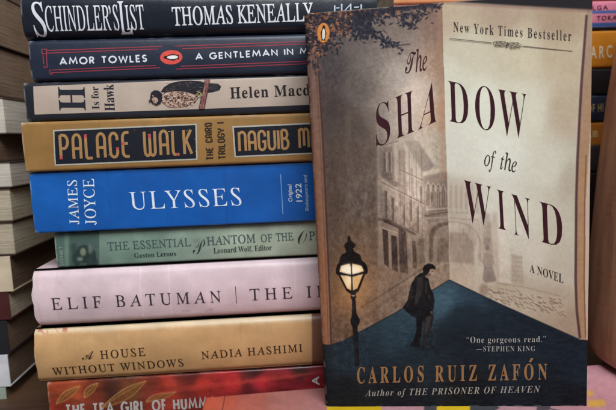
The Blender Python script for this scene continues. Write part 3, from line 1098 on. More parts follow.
# paperback cover never perfectly flat: fore edge lifts a little, faint buckle along the hinge
fm = np.tile(np.arange(n) < NXF, NZ)
xx, zz = V[fm, 0], V[fm, 2]
V[fm, 1] += -0.55 * np.clip((xx - 60) / 80, 0, 1) ** 2 * (0.5 + .5 * np.cos((zz - 120) / 110)) + .10 * np.exp(-((xx - 9) / 1.3) ** 2) + (fbm(xx, zz, 55, 77) - .5) * .35
i = np.arange(NZ - 1)[:, None] * n
j = np.arange(n)[None, :]
j2 = (j + 1) % n
F = np.stack([i + j, i + n + j, i + n + j2, i + j2], -1).reshape(-1, 4)
flat = V.copy()
flat[:, 1] = np.where(np.tile(np.arange(n) < nout, NZ), 0, flat[:, 1])
P = project(flat @ BK_R.T + BK_O)
cv = Canvas(P[:, 0], P[:, 1])
X, Y = cv.X, cv.Y
allm = np.ones(len(X), bool)
crease = 442.0 + (Y - 0) * .028
left = X < crease
right = ~left
cv.idw([(306, 100, (104, 82, 76)), (330, 70, (92, 84, 84)), (330, 110, (88, 78, 76)), (330, 160, (104, 88, 78)), (330, 210, (112, 92, 78)), (330, 300, (140, 104, 78)), (360, 50, (118, 108, 104)), (360, 90, (112, 102, 96)),
        (350, 130, (104, 92, 86)), (365, 160, (112, 98, 88)), (372, 60, (130, 120, 112)), (400, 40, (134, 120, 110)), (432, 22, (142, 116, 102)), (436, 60, (158, 130, 110)), (395, 75, (148, 138, 128)),
        (420, 100, (170, 156, 142)), (438, 110, (176, 148, 124)), (400, 120, (160, 148, 136)), (380, 110, (146, 134, 124)), (435, 150, (186, 174, 156)), (410, 150, (162, 150, 136)), (390, 160, (146, 132, 120)),
        (360, 200, (110, 96, 86)), (400, 200, (140, 126, 114)), (435, 200, (154, 138, 124)), (360, 240, (122, 100, 82)), (400, 250, (120, 102, 88)), (430, 250, (148, 130, 112)), (390, 290, (134, 112, 94)),
        (430, 275, (160, 138, 116)), (340, 330, (118, 94, 76)), (370, 325, (124, 102, 84)), (325, 345, (120, 90, 74))], left, 4, 10)
cv.idw([(450, 14, (172, 150, 128)), (500, 14, (160, 136, 116)), (560, 20, (156, 130, 108)), (470, 50, (188, 176, 154)), (520, 50, (186, 172, 148)), (565, 55, (174, 154, 130)), (450, 80, (198, 190, 172)), (480, 110, (204, 200, 184)),
        (530, 110, (198, 190, 172)), (565, 110, (170, 150, 128)), (455, 150, (202, 196, 182)), (500, 160, (204, 200, 186)), (550, 170, (192, 184, 168)), (570, 180, (166, 152, 134)), (452, 200, (184, 172, 156)), (480, 195, (198, 190, 176)),
        (520, 220, (196, 188, 172)), (565, 230, (176, 164, 146)), (460, 245, (170, 154, 138)), (480, 260, (176, 160, 142)), (530, 255, (188, 176, 160)), (560, 270, (176, 162, 144)), (460, 275, (172, 150, 130)),
        (510, 290, (164, 146, 126)), (555, 300, (160, 140, 120)), (570, 325, (148, 124, 104))], right, 4, 9)
cv.C[right] += np.array([5, 10, 10])
cv.C[left] += (22 * np.exp(-((X - 418) / 22) ** 2 - ((Y - 66) / 34) ** 2))[left][:, None]
# grain of the old photograph on the left page
g1 = fbm(X, Y, 3.2, 61, 3) - .5
g2 = fbm(X, Y, 1.3, 62, 2) - .5
gl = np.where(left, 1.0, .35)
cv.C += (g1 * 26 * gl + g2 * 22 * gl)[:, None]
cv.C += ((fbm(X, Y * .35, 9, 64) - .5) * 26 * np.where(left, np.clip((Y - 120) / 80, 0, 1), 0.15))[:, None]
# left page: tall wall and house fronts
wl = left & (Y > 60)
cv.poly([(376.5, 108), (378, 108), (382, 268), (378, 268)], (164, 148, 134), 0.58, 1.20, left)
cv.poly([(322, 100), (377, 112), (379, 270), (326, 300)], (96, 80, 70), 0.28, 4.80, left)
cv.poly([(345, 115), (351, 115), (352, 200), (346, 200)], (132, 116, 104), 0.32, 1.80, left)
for x, y, rx, ry in [(362, 178, 2, 3), (356, 185, 2, 4), (349, 172, 1.5, 4), (332, 188, 2, 6), (366, 196, 1.5, 5)]:
    cv.ell(x, y, rx, ry, (140, 124, 108), 0.45, 1.08)
cv.poly([(381, 150), (392, 146), (394, 174), (382, 176)], (118, 104, 96), 0.77, 1.44)
cv.poly([(385, 152), (388, 151), (389, 172), (385.5, 173)], (148, 132, 120), 0.77, 0.72)
cv.poly([(394, 142), (397, 142), (398, 205), (395, 205)], (172, 158, 142), 0.77, 0.84)
cv.ell(388, 177, 6, 4, (104, 90, 82), 0.77, 1.32)
cv.ell(394, 184, 5, 3, (110, 96, 86), 0.77, 1.20)
cv.poly([(378, 172), (386, 180), (398, 190), (398, 206), (388, 200), (379, 184)], (166, 150, 134), 0.70, 1.20)
cv.poly([(384, 190), (388, 192), (389, 222), (384.5, 220)], (120, 104, 94), 0.77, 0.84)
cv.poly([(391, 196), (395, 198), (396, 224), (391.5, 222)], (116, 100, 90), 0.77, 0.84)
cv.poly([(404, 142), (412, 146), (426, 182), (424, 200), (408, 196)], (176, 164, 148), 0.64, 1.44)
cv.poly([(404, 141), (418, 141), (435, 166), (424, 174)], (138, 126, 114), 0.79, 1.32)
cv.poly([(398, 150), (404, 150), (408, 240), (402, 240)], (132, 116, 104), 0.64, 1.20)
cv.poly([(410, 168), (413, 168), (415, 215), (412, 215)], (132, 118, 106), 0.64, 0.96)
cv.poly([(423, 172), (447, 166.5), (447, 170.5), (423, 176)], (190, 176, 156), 0.97, 0.72, left)
cv.poly([(423, 177), (447, 172), (448, 214), (424, 218)], (134, 118, 106), 0.70, 1.44)
for k in range(5):
    x = 425.5 + k * 4.3
    cv.poly([(x, 187), (x + 1.2, 184), (x + 2.6, 187), (x + 2.8, 206), (x, 207)], (172, 156, 140), 0.70, 0.66)
    cv.poly([(x + 1, 192), (x + 2, 192), (x + 2, 205), (x + 1, 205)], (106, 90, 80), 0.70, 0.50)
cv.line([(424, 212), (448, 208)], 1.6, (168, 150, 134), 0.90, 0.54)
cv.line([(424, 216), (448, 212)], 1.4, (104, 88, 78), 0.77, 0.54)
cv.line([(427, 206), (427.4, 215)], 1.0, (186, 170, 152), 0.97, 0.50)
arch = [(429, 262), (429, 234), (432, 228), (438, 223.5), (448, 221.5), (448, 225), (440, 227), (435, 231.5), (433, 238), (433, 262)]
cv.poly(arch, (104, 88, 76), 0.83, 0.84)
cv.poly([(433, 262), (434, 238), (438, 230), (448, 226), (448, 262)], (152, 134, 116), 0.77, 0.96)
cv.poly([(437, 262), (437, 243), (440, 238), (445, 238), (448, 244), (448, 262)], (122, 104, 90), 0.77, 1.08)
cv.line([(378, 219), (392, 222), (401, 227), (416, 234)], 3.0, (84, 70, 62), 0.77, 0.84)
cv.line([(384, 221), (400, 228)], 2.0, (66, 54, 48), 0.90, 0.72)
cv.poly([(379, 224), (398, 230), (399, 272), (382, 268)], (154, 134, 116), 0.77, 0.96)
cv.poly([(382.6, 229), (388, 231), (389, 268), (384, 264)], (66, 52, 46), 0.97, 0.66)
cv.poly([(391, 235), (397, 236.5), (398, 272), (392, 270)], (58, 46, 42), 0.97, 0.66)
cv.poly([(398.5, 226), (406, 230), (408, 274), (400, 272)], (70, 58, 52), 0.97, 0.72)
cv.poly([(408, 232), (411, 234), (413, 270), (410, 270)], (156, 136, 118), 0.77, 0.72)
cv.poly([(412, 240), (416, 242), (417, 268), (413, 268)], (84, 70, 60), 0.90, 0.72)
cv.poly([(418, 238), (424, 240), (425, 262), (419, 264)], (112, 96, 84), 0.77, 0.96)
# kerb and pavement lines
cv.line([(360, 308), (390, 290), (410, 277), (424, 268)], 1.6, (92, 74, 60), .6, 0.72)
cv.line([(345, 330), (372, 312), (400, 292)], 2.6, (98, 80, 66), .4, 1.20)
cv.poly([(360, 268), (420, 262), (425, 268), (364, 300)], (150, 122, 98), .35, 2.40)
for k in range(60):
    t = rng.random()
    x, y = 335 + 100 * rng.random(), 290 + 45 * rng.random()
    cv.ell(x, y, 1.8, .7, (96, 78, 64) if t < .5 else (150, 126, 104), .35, .8, -.5)
# shutters, string courses and cables of the old street
for x, y0, y1 in [(383.5, 153, 172), (388.5, 152, 172), (385, 191, 218), (392, 198, 222), (403, 205, 226), (410, 196, 222), (417, 206, 232), (420, 186, 204)]:
    cv.poly([(x, y0), (x + 2.2, y0 + .4), (x + 2.4, y1), (x + .2, y1 - .4)], (84, 70, 62), .6, .6)
    cv.line([(x + 2.7, y0), (x + 2.9, y1)], .7, (182, 168, 150), .6, .5)
for p0, p1 in [((381, 146), (399, 141)), ((381, 182), (424, 204)), ((400, 170), (423, 180)), ((409, 228), (424, 236)), ((379, 225), (399, 232))]:
    cv.line([p0, p1], .9, (92, 78, 68), .6, .5)
    cv.line([(p0[0], p0[1] + 1.3), (p1[0], p1[1] + 1.3)], .8, (180, 164, 146), .55, .5)
for x in (399.5, 404, 409, 416, 421.5):
    cv.line([(x, 150), (x + 1.4, 262)], .7, (100, 86, 76), .5, .5)
for k in range(130):
    x, y = 380 + 66 * rng.random(), 140 + 122 * rng.random()
    w_ = .5 + 1.1 * rng.random()
    cv.poly([(x, y), (x + w_, y), (x + w_, y + 2 + 4 * rng.random()), (x, y + 2)], (88, 74, 66) if rng.random() < .55 else (176, 160, 142), .28, .5)
for x0, tone, dark_, al in [(425.5, (182, 166, 148), (92, 76, 66), .7), (447, (196, 184, 168), (136, 118, 104), .5)]:
    for k in range(4):
        x = x0 + k * 5.2 + (1 if x0 > 440 else 0)
        yy = 183 + (x - 436) * .08
        pts = [(x, yy + 9), (x + .4, yy + 4), (x + 2.4, yy), (x + 4.4, yy + 4), (x + 4.8, yy + 9)]
        cv.line(pts, .9, tone, al, .45)
        cv.poly([(x + .9, yy + 24), (x + 1.0, yy + 8), (x + 2.4, yy + 4), (x + 3.8, yy + 8), (x + 3.9, yy + 24)], dark_, al * .8, .6)
        cv.line([(x + 2.4, yy + 8), (x + 2.4, yy + 24)], .5, tone, al, .4)
        cv.ell(x + 2.4, yy + 3.2, .9, .9, dark_, al, .4)
    cv.line([(x0, 209.5), (x0 + 22, 208 if x0 < 440 else 211)], 1.0, tone, al, .45)
    cv.line([(x0, 211.5), (x0 + 22, 210 if x0 < 440 else 213)], .8, dark_, al, .45)
    for k in range(12):
        x = x0 + k * 1.8
        cv.line([(x, 212.5), (x, 217)], .6, dark_, al * .8, .4)
    cv.line([(x0, 218.5), (x0 + 22, 217 if x0 < 440 else 220)], 1.1, tone, al, .45)
cv.line([(448, 221.6), (458, 222), (468, 225), (476, 231), (480, 240), (481, 262)], 1.4, (140, 122, 108), .6, .6)
cv.line([(448, 225.5), (458, 226), (467, 229), (473, 235), (476, 244), (477, 262)], 1.0, (196, 184, 168), .55, .6)
# right page: pale facade, woman, pillar, cobbles
cv.poly([(446, 176), (480, 180), (484, 262), (450, 262)], (172, 156, 140), .35, 5, right)
for k in range(6):
    x = 450 + k * 5.2
    cv.poly([(x, 186), (x + 1.4, 183), (x + 2.8, 186), (x + 3, 214), (x, 214)], (150, 134, 120), .32, 1.2, right)
cv.line([(446, 218), (478, 220)], 2, (146, 128, 114), .45, 1.4)
cv.poly([(449, 232), (466, 233), (474, 244), (474, 264), (450, 262)], (132, 114, 99), .55, 1.6, right)
for k in range(14):
    x, y = 450 + 34 * rng.random(), 228 + 34 * rng.random()
    cv.ell(x, y, 1.2, 4, (130, 112, 98), .35, 1.4)
for k in range(9):
    x = 448 + 46 * rng.random()
    cv.line([(x, 222), (x + .6, 266)], 1.0, (136, 120, 106), .3, 1.0)
cv.poly([(481, 212), (490, 214), (492, 252), (483, 252)], (140, 124, 112), .5, 2.6)
cv.poly([(492, 212), (497, 212), (499, 280), (493, 280)], (170, 154, 138), .5, 1.6)
cv.poly([(498, 205), (506, 207), (511, 283), (500, 283)], (204, 196, 182), .5, 2)
cv.ell(487.2, 247.4, 1.9, 2.8, (110, 96, 88), .7, .9)
cv.ell(486.5, 241, 3.4, 4, (130, 114, 104), .6, 1.6)
cv.poly([(483.5, 254), (487, 251.5), (492, 254), (494.5, 263), (492, 267), (484, 267), (482, 262)], (132, 116, 104), .62, 1.0)
cv.poly([(484.5, 265), (492, 265), (496.5, 281), (486, 283), (482.5, 280)], (112, 98, 90), .66, 1.0)
cv.line([(484, 266), (493, 266)], 1.2, (168, 152, 138), .7, .8)
cv.line([(490, 268), (491, 281)], 1.0, (138, 124, 114), .6, .7)
cv.ell(484, 290, 5, 6, (120, 100, 84), .6, 2.6)
cv.poly([(511, 254), (522, 256), (524, 284), (512, 283)], (158, 144, 128), .6, 1.0)
for k in range(6):
    cv.line([(512.5, 257 + k * 4.6), (522.5, 258 + k * 4.6)], .9, (128, 112, 98), .3, .8)
for k in range(150):
    u, v = rng.random(), rng.random()
    x, y = 488 + u * 75, 285 + u * 14 + v * 16
    cv.line([(x, y), (x + 2.6, y + 1.7)], .8, (104, 84, 70), .6, .5)
    cv.line([(x + .6, y - .9), (x + 3, y - .3)], .7, (188, 170, 148), .45, .5)
cv.line([(496, 283), (524, 287), (560, 296)], 1.3, (134, 116, 100), .5, 1)
# soot, weathering and coarse grain of the picture
wz = np.where(left, np.clip((Y - 110) / 90, 0, 1) * np.clip((X - 326) / 20, .5, 1), np.clip((Y - 175) / 60, 0, 1) * np.clip((545 - X) / 60, 0, .55))
det = (fbm(X * 1.0, Y * .45, 5.2, 71, 4) - .5) * 34 + (fbm(X, Y * .6, 2.0, 72, 3) - .5) * 34
cv.C += (det * wz)[:, None]
sp = (fbm(X, Y, 3.0, 73, 3) > .68) * wz * 9
cv.C += sp[:, None]
dk = np.where(left, .86 - .10 * np.exp(-((X - 330) / 26) ** 2) + .34 * np.exp(-((X - 413) / 25) ** 2 - ((Y - 112) / 46) ** 2) + .42 * np.exp(-((X - 410) / 22) ** 2 - ((Y - 200) / 42) ** 2) + .10 * np.exp(-((X - 385) / 18) ** 2 - ((Y - 70) / 30) ** 2), 1.0)
cv.C *= dk[:, None]
cv.C[left] += np.array([2, 1, 1])
# lamp light printed in the picture
cv.glow(354, 286, 20, 34, (182, 126, 76), .50)
cv.glow(354, 284, 11, 19, (212, 160, 100), .35)
# page margins of the printed open book
ly = np.array([0, 60, 130, 200, 300, 346])
lx = np.array([315, 317.8, 322.2, 325.5, 329.8, 331])
lxe = np.interp(Y, ly, lx)
m = (X < lxe) & (Y > 30)
k = np.clip((Y - 60) / 230, 0, 1)[:, None]
cv.C[m] = ((np.array([108, 84, 76]) * (1 - k) + np.array([140, 96, 70]) * k) + (g1 * 20)[:, None])[m]
cv.line(list(zip(lx, ly)), 1.7, (62, 46, 42), .85, .7)
cv.line(list(zip(lx - 2.6, ly)), .8, (78, 58, 52), .6, .6)
m2 = np.interp(Y, [0, 100, 200, 300, 345], [304.5, 308, 311.5, 316.8, 320])
cv.blend(np.nonzero(allm)[0], np.clip(1 - (X - m2 - 1.0) / 2.5, 0, 1) * .55 * (X < 332), (88, 52, 44))
ry_ = np.array([15, 40, 80, 120, 160, 200, 280, 310, 338])
rx_ = np.array([586.2, 584.3, 581.2, 579.0, 577.0, 575.8, 575.2, 576.4, 579.6])
rxe = np.interp(Y, ry_, rx_)
m = (X > rxe) & (Y > 9)
k = np.clip((Y - 20) / 150, 0, 1)[:, None]
cv.C[m] = ((np.array([150, 128, 110]) * (1 - k) + np.array([158, 124, 94]) * k) + (g1 * 14)[:, None])[m]
cv.line(list(zip(rx_, ry_)), 2.6, (72, 50, 54), .9, .6)
cv.line([(585.6, 155), (584.2, 200), (583.6, 280), (585.2, 337)], 1.1, (104, 70, 54), .8, .5)
m = (X > np.interp(Y, [120, 165, 200, 280, 337], [590.5, 587.4, 585.4, 584.5, 586])) & (Y > 120)
cv.C[m] = np.array([182, 162, 144])
cv.poly([(440, -60), (640, -60), (640, 11.5), (592, 10.2), (540, 7), (500, 4.6), (446, 1.2), (442, -10)], (36, 33, 37), 1, 1.6)
cv.poly([(446, 2), (592, 9.6), (592, 13), (446, 4)], (122, 88, 82), .45, 1.6)
# crease shade is print, not light: a darker warm seam
cv.poly([(436, 2), (442, 2), (446.5, 180), (440, 180)], (166, 124, 98), .35, 3, left)
# dark slate floor
floor = [(296, 345), (331, 344.6), (345, 340), (395, 313.2), (449.5, 280), (500, 304), (579, 339.2), (602, 341), (602, 430), (296, 430)]
fl = Canvas(X, Y)
fl.C = cv.C.copy()
fm_ = Y > 270
fl.idw([(310, 350, (44, 50, 56)), (310, 400, (30, 30, 34)), (350, 360, (44, 58, 70)), (345, 390, (32, 34, 40)), (400, 330, (54, 74, 88)), (440, 300, (58, 78, 92)), (420, 360, (40, 52, 62)), (400, 395, (32, 34, 40)), (470, 310, (44, 60, 74)),
        (500, 325, (36, 46, 58)), (470, 345, (34, 42, 52)), (540, 335, (34, 42, 54)), (520, 365, (36, 46, 58)), (540, 395, (30, 34, 42)), (470, 395, (30, 32, 38)), (580, 370, (32, 42, 54)), (580, 400, (26, 28, 36))], fm_, 4, 8)
fl.C[fm_] += ((fbm(X, Y * 3.2, 6, 91) - .5) * 20 + (fbm(X, Y * 2, 1.8, 92, 2) - .5) * 12)[fm_][:, None]
paintC = (fl.C * np.array([.76, .78, .76]) * (1 + .42 * np.exp(-((X - 440) / 42) ** 2 - ((Y - 300) / 22) ** 2))[:, None])
tmp = Canvas(X, Y)
tmp.C[:] = 0
tmp.poly(floor, (1, 1, 1), 1, .6)
a = tmp.C[:, :1]
cv.C = cv.C * (1 - a) + paintC * a
cv.line([(345, 340), (395, 313.2), (449.5, 280), (500, 304), (579, 339.2)], .9, (24, 26, 32), .8, .7)
cv.poly([(420, 350), (436, 326), (456, 306), (474, 304), (486, 316), (478, 330), (456, 342), (436, 354)], (25, 30, 36), .55, 5.5)


# walking man printed on the cover
def mp(P, x0, y0, s):
    return [(x0 + x / s, y0 + y / s) for x, y in P]


man = lambda P: mp(P, 313, 240, 3.083)
DKC = (25, 24, 26)
cv.poly(man([(318, 232), (345, 238), (340, 270), (334, 296), (328, 316), (327, 331), (302, 329), (302, 320), (313, 303), (319, 276)]), (22, 22, 25), .98, .6)
cv.poly(man([(338, 236), (371, 222), (371, 248), (364, 276), (352, 304), (350, 316), (356, 324), (338, 328), (338, 312), (340, 292), (344, 262)]), (34, 32, 33), .97, .6)
cv.poly(man([(348, 236), (364, 230), (362, 256), (350, 286), (344, 296), (347, 262)]), (66, 60, 58), .6, 1.0)
cv.poly(man([(337, 252), (342, 252), (338, 290), (334, 300)]), (56, 62, 68), .6, .7)
cv.poly(man([(342, 100), (330, 103), (316, 114), (304, 134), (297, 160), (292, 186), (277, 207), (286, 220), (304, 234), (322, 243), (344, 242), (366, 232), (372, 210), (375, 186), (371, 164), (362, 148), (358, 128), (353, 110)]), DKC, .98, .6)
cv.poly(man([(322, 118), (336, 112), (342, 130), (334, 165), (322, 196), (312, 200), (318, 160)]), (62, 55, 52), .55, 1.3)
cv.poly(man([(303, 146), (308, 142), (304, 180), (294, 204), (288, 206), (299, 180)]), (56, 50, 48), .6, .9)
cv.poly(man([(346, 124), (352, 128), (354, 156), (364, 178), (358, 184), (346, 160)]), (56, 51, 50), .6, .8)
cv.line(man([(356, 150), (352, 178), (358, 206), (352, 236)]), .8, (18, 17, 19), .8, .5)
cv.line(man([(342, 118), (344, 150), (336, 190), (338, 240)]), .7, (20, 18, 20), .7, .5)
cv.line(man([(318, 150), (310, 190), (300, 226)]), .8, (20, 18, 20), .6, .6)
cv.poly(man([(346, 84), (362, 82), (373, 88), (376, 97), (371, 108), (363, 112), (352, 106)]), (158, 132, 114), 1, .5)
cv.poly(man([(340, 101), (338, 88), (344, 78), (356, 72), (369, 75), (378, 84), (377, 92), (369, 89), (361, 91), (358, 99), (351, 108), (344, 108)]), (26, 22, 22), 1, .5)
cv.line(man([(366, 95), (371, 97)]), .8, (56, 42, 38), .9, .4)
cv.poly(man([(355, 100), (363, 106), (362, 112), (352, 110)]), (92, 74, 66), .8, .5)
cv.poly(man([(346, 108), (357, 113), (355, 119), (346, 115)]), (150, 138, 128), .7, .5)
cv.poly(man([(362, 220), (368, 220), (369, 228), (363, 229)]), (108, 88, 76), .7, .5)

# street lamp printed on the cover
lamp = lambda P: mp(P, 313, 240, 3.083)
BLK = (27, 23, 22)
cv.poly(lamp([(106, -8), (111, -14), (116, -8), (116, 0), (124, 8), (132, 14), (129, 22), (124, 26), (126, 34), (134, 40), (146, 46), (150, 62), (158, 70), (80, 70), (84, 54), (90, 44), (102, 38), (100, 28), (96, 20), (98, 12), (106, 6)]), BLK, 1, .5)
cv.poly(lamp([(70, 90), (76, 74), (86, 66), (152, 66), (164, 74), (169, 90), (168, 102), (160, 108), (141, 158), (130, 166), (112, 164), (102, 156), (79, 110), (71, 104)]), BLK, 1, .5)
GL = (226, 190, 138)
cv.poly(lamp([(86, 80), (113, 73), (117, 104), (82, 98)]), GL, 1, .5)
cv.poly(lamp([(121, 73), (150, 80), (157, 96), (122, 105)]), GL, 1, .5)
cv.poly(lamp([(84, 108), (117, 114), (118, 156), (106, 150)]), (220, 180, 126), 1, .5)
cv.poly(lamp([(122, 114), (154, 105), (137, 149), (123, 156)]), (212, 170, 116), 1, .5)
cv.ell(*mp([(108, 92)], 313, 240, 3.083)[0], 6.5, 5, (255, 246, 222), .9, 3.4)
cv.ell(*mp([(131, 92)], 313, 240, 3.083)[0], 6, 4.6, (252, 238, 208), .8, 3.2)
cv.ell(*mp([(110, 126)], 313, 240, 3.083)[0], 4, 6, (250, 232, 196), .75, 3)
cv.line(lamp([(72, 99), (80, 102), (118, 110), (159, 100), (167, 98)]), 1.3, BLK, 1, .4)
cv.line(lamp([(118, 70), (119.5, 110), (120, 162)]), 1.0, BLK, 1, .4)
cv.line(lamp([(80, 104), (105, 155)]), 1.3, BLK, 1, .4)
cv.line(lamp([(159, 102), (138, 153)]), 1.3, BLK, 1, .4)
cv.poly(lamp([(108, 156), (136, 156), (131, 168), (134, 176), (128, 184), (119, 184), (115, 176), (117, 168)]), (40, 33, 30), 1, .5)
cv.ell(*mp([(124, 172)], 313, 240, 3.083)[0], 1.9, .8, (158, 148, 136), .8, .5)
cv.poly(lamp([(120, 182), (131, 182), (134, 226), (138, 234), (145, 246), (143, 258), (137, 266), (139, 300), (143, 388), (130, 388), (125, 300), (121, 266), (116, 258), (115, 246), (120, 234)]), (26, 25, 27), 1, .5)
cv.line(lamp([(124, 190), (126, 230)]), .7, (70, 60, 52), .6, .5)
cv.line(lamp([(130, 270), (134, 380)]), .8, (52, 52, 54), .5, .6)

# scuffed photographic grain over the two printed figures
fig = ((X > 400) & (X < 438) & (Y > 262) & (Y < 350)) | ((X > 333) & (X < 371) & (Y > 236) & (Y < 368))
cv.C[fig] += ((fbm(X, Y, 3.5, 81) - .5) * 22 + (fbm(X, Y, 1.1, 82, 2) - .5) * 14)[fig][:, None]

# foliage printed over the upper left corner
lr = random.Random(5)
leaves = []
bands = [((304, 14), (440, 2), 10, 330), ((304, 24), (352, 24), 13, 260), ((306, 36), (338, 40), 11, 190), ((345, 24), (384, 20), 9, 120), ((308, 50), (322, 52), 6, 40), ((345, 18), (368, 36), 6, 70), ((364, 26), (386, 44), 5, 60), ((378, 38), (402, 47), 3.2, 34),
         ((384, 14), (424, 16), 6, 80), ((400, 22), (414, 25), 4, 30), ((418, 6), (438, 5), 4, 30), ((330, 28), (362, 36), 5, 46), ((306, 60), (318, 70), 3.5, 18)]
for (x0, y0), (x1, y1), sp, cnt in bands:
    for q in range(cnt):
        t = lr.random()
        leaves.append((x0 + (x1 - x0) * t + lr.gauss(0, sp * .45), y0 + (y1 - y0) * t + lr.gauss(0, sp * .55)))
cv.poly([(298, 4), (440, -6), (436, 6), (405, 10), (382, 14), (360, 24), (342, 26), (330, 36), (324, 46), (312, 54), (300, 58)], (36, 34, 40), .97, 3)
for x, y in leaves:
    warm = (x < 352 and lr.random() < .34) or (x < 400 and y < 16 and lr.random() < .2)
    colr = lr.choice([(132, 84, 60), (148, 98, 70), (112, 72, 58), (124, 78, 62), (160, 112, 82)]) if warm else lr.choice([(38, 38, 50), (46, 46, 58), (34, 34, 44), (58, 56, 64), (42, 40, 48)])
    L, wd, an = 1.7 + 1.7 * lr.random(), .75 + .6 * lr.random(), lr.random() * 6.28
    c_, s_ = math.cos(an), math.sin(an)
    cv.poly([(x - L * c_, y - L * s_), (x - wd * s_, y + wd * c_), (x + L * c_, y + L * s_), (x + wd * s_, y - wd * c_)], colr, .92, .45)
cv.line([(340, 20), (372, 34), (392, 46), (410, 44)], .9, (36, 36, 44), .9, .5)

# white paper shows along the trimmed and rubbed edges
top = np.clip((V[:, 2] - (BK_H - .55)) / .4, 0, 1) * (fbm(V[:, 0], V[:, 2], 6, 33) > .42) * .6
sp_ = (np.abs(V[:, 0] - .5) < .6) * (V[:, 1] < 3) * (fbm(V[:, 2], V[:, 0], 5, 34) > .60) * .35
bt = np.clip(1 - V[:, 2] / .6, 0, 1) * (fbm(V[:, 0], V[:, 2], 5, 36) > .55) * .45
w = np.maximum(np.maximum(top, sp_), bt)[:, None]
cv.C = cv.C * (1 - w) + np.array([176, 166, 150]) * w
inner = np.tile(np.arange(n) >= nout, NZ)
cv.C[inner] = (212, 204, 188)
bk_ = np.tile((np.arange(n) > NXF + 20) & (np.arange(n) < nout), NZ)
cv.C[bk_] = cv.C[bk_] * 0 + np.array([70, 58, 52])
ncover = mesh_obj("cover", V, F, MAT_ART, novel, (0, 0, 0), lin(cv.C), True, sharp=45)
# end rims of the cover board (head and tail)
Ccol = lin(cv.C)
for k0, up in ((0, False), ((NZ - 1) * n, True)):
    tri = [(q, q + 1, n - 1) for q in range(NXF - 1)] + [(NXF - 1, n - 2, n - 1)]
    e1, e2 = NXF + 8 + 4, nout - 5
    tri += [(q, q + 1, n - 2) for q in range(NXF - 1, NXF + 4)] + [(NXF + 4, n - 3, n - 2)]
    tri += [(q, q + 1, n - 3) for q in range(NXF + 4, e1)] + [(e1, n - 4, n - 3)]
    tri += [(q, q + 1, n - 4) for q in range(e1, e2)] + [(e2, n - 5, n - 4)]
    tri += [(q, q + 1, n - 5) for q in range(e2, nout - 1)] + [(nout - 1, n - 6, n - 5)]
    rim = mesh_obj("rim", V[k0:k0 + n], [t if up else t[::-1] for t in tri], MAT_ART, None, (0, 0, 0), Ccol[k0:k0 + n])
    join(ncover, rim)
box("page_block", 1.2, BK_W - .3, .75, T - .75, .25, BK_H - .25, PAPER, novel)


def front_y(u):
    """depth of the cover face at local (x, z)"""
    xx, zz = u[:, 0], u[:, 1]
    return -0.55 * np.clip((xx - 60) / 80, 0, 1) ** 2 * (0.5 + .5 * np.cos((zz - 120) / 110)) + .10 * np.exp(-((xx - 9) / 1.3) ** 2) + (fbm(xx, zz, 55, 77) - .5) * .35


def cover_text(t, sty, q, srgb, name, offset=0.0, spacing=1.0, eps=0.07):
    qq = on_book(np.array(q, float))[:, [0, 2]]
    U, F_ = text_uv(t, sty, offset, spacing)
    U = bilin(U, qq)
    Vt = np.column_stack([U[:, 0], front_y(U) - eps, U[:, 1]])
    return Vt, F_, ink(srgb)


def put_cover(name, pieces):
    V_, F_, mats, mi = [], [], [], []
    for Vt, Ft, m_ in pieces:
        a_ = len(V_)
        V_ += [tuple(v) for v in Vt]
        if m_ not in mats:
            mats.append(m_)
        for f in Ft:
            F_.append(tuple(a_ + q for q in f))
            mi.append(mats.index(m_))
    return mesh_obj(name, V_, F_, mats, ncover, (0, 0, 0), midx=mi)


WINE = (54, 27, 33)
TT = lambda ch, q, o_=-0.012: cover_text(ch, 'bold', q, WINE, "", o_)
put_cover("title_lettering", [
    TT("S", [(376.3, 147.2), (390.6, 141.8), (389.2, 100.6), (375.6, 105.8)]),
    TT("H", [(396.6, 139.2), (414.2, 132.0), (412.8, 90.4), (395.0, 97.4)]),
    TT("A", [(418.0, 130.6), (436.4, 121.8), (440.0, 79.6), (423.6, 87.4)]),
    TT("D", [(449.2, 121.6), (468.8, 126.2), (467.6, 84.8), (447.7, 80.6)]),
    TT("O", [(475.4, 127.6), (495.4, 132.0), (494.6, 89.2), (474.8, 85.0)]),
    TT("W", [(498.6, 134.0), (526.4, 138.6), (526.2, 94.2), (498.0, 89.2)])])
put_cover("title_lettering", [
    TT("W", [(464.6, 221.2), (491.2, 226.6), (490.8, 186.8), (463.8, 180.0)]),
    TT("I", [(498.2, 228.8), (506.4, 231.0), (504.2, 191.6), (496.4, 189.2)]),
    TT("N", [(513.6, 234.8), (531.0, 239.4), (530.0, 199.0), (511.4, 194.0)]),
    TT("D", [(540.6, 242.2), (562.6, 248.4), (561.0, 207.0), (538.8, 201.4)])])
put_cover("title_lettering", [
    cover_text("T", 'script', [(405.0, 73.6), (415.5, 71.2), (416.5, 49.0), (405.6, 51.2)], (60, 34, 34), "", .004),
    cover_text("he", 'italic', [(415.6, 72.0), (427.4, 69.6), (427.0, 48.8), (415.6, 51.4)], (64, 36, 36), "", .008)])
put_cover("title_lettering", [
    cover_text("of", 'italic', [(484.0, 165.2), (495.6, 168.0), (496.2, 151.6), (484.6, 148.8)], (58, 40, 42), "", .004),
    cover_text("the", 'italic', [(500.0, 168.8), (516.2, 172.6), (517.0, 156.4), (500.6, 152.6)], (58, 40, 42), "", .004),
])
put_cover("subtitle_lettering", [
    cover_text("A NOVEL", 'bold', [(529.6, 271.6), (563.0, 283.2), (563.0, 274.4), (529.6, 263.6)], (46, 38, 38), "", -.004, 1.05)])
put_cover("banner_lettering", [cover_text("New York Times Bestseller", 'bold', [(453.4, 31.6), (571.0, 41.2), (571.0, 31.2), (453.4, 22.0)], (58, 48, 46), "", .0, 1.32)])
GOLD = (138, 102, 66)
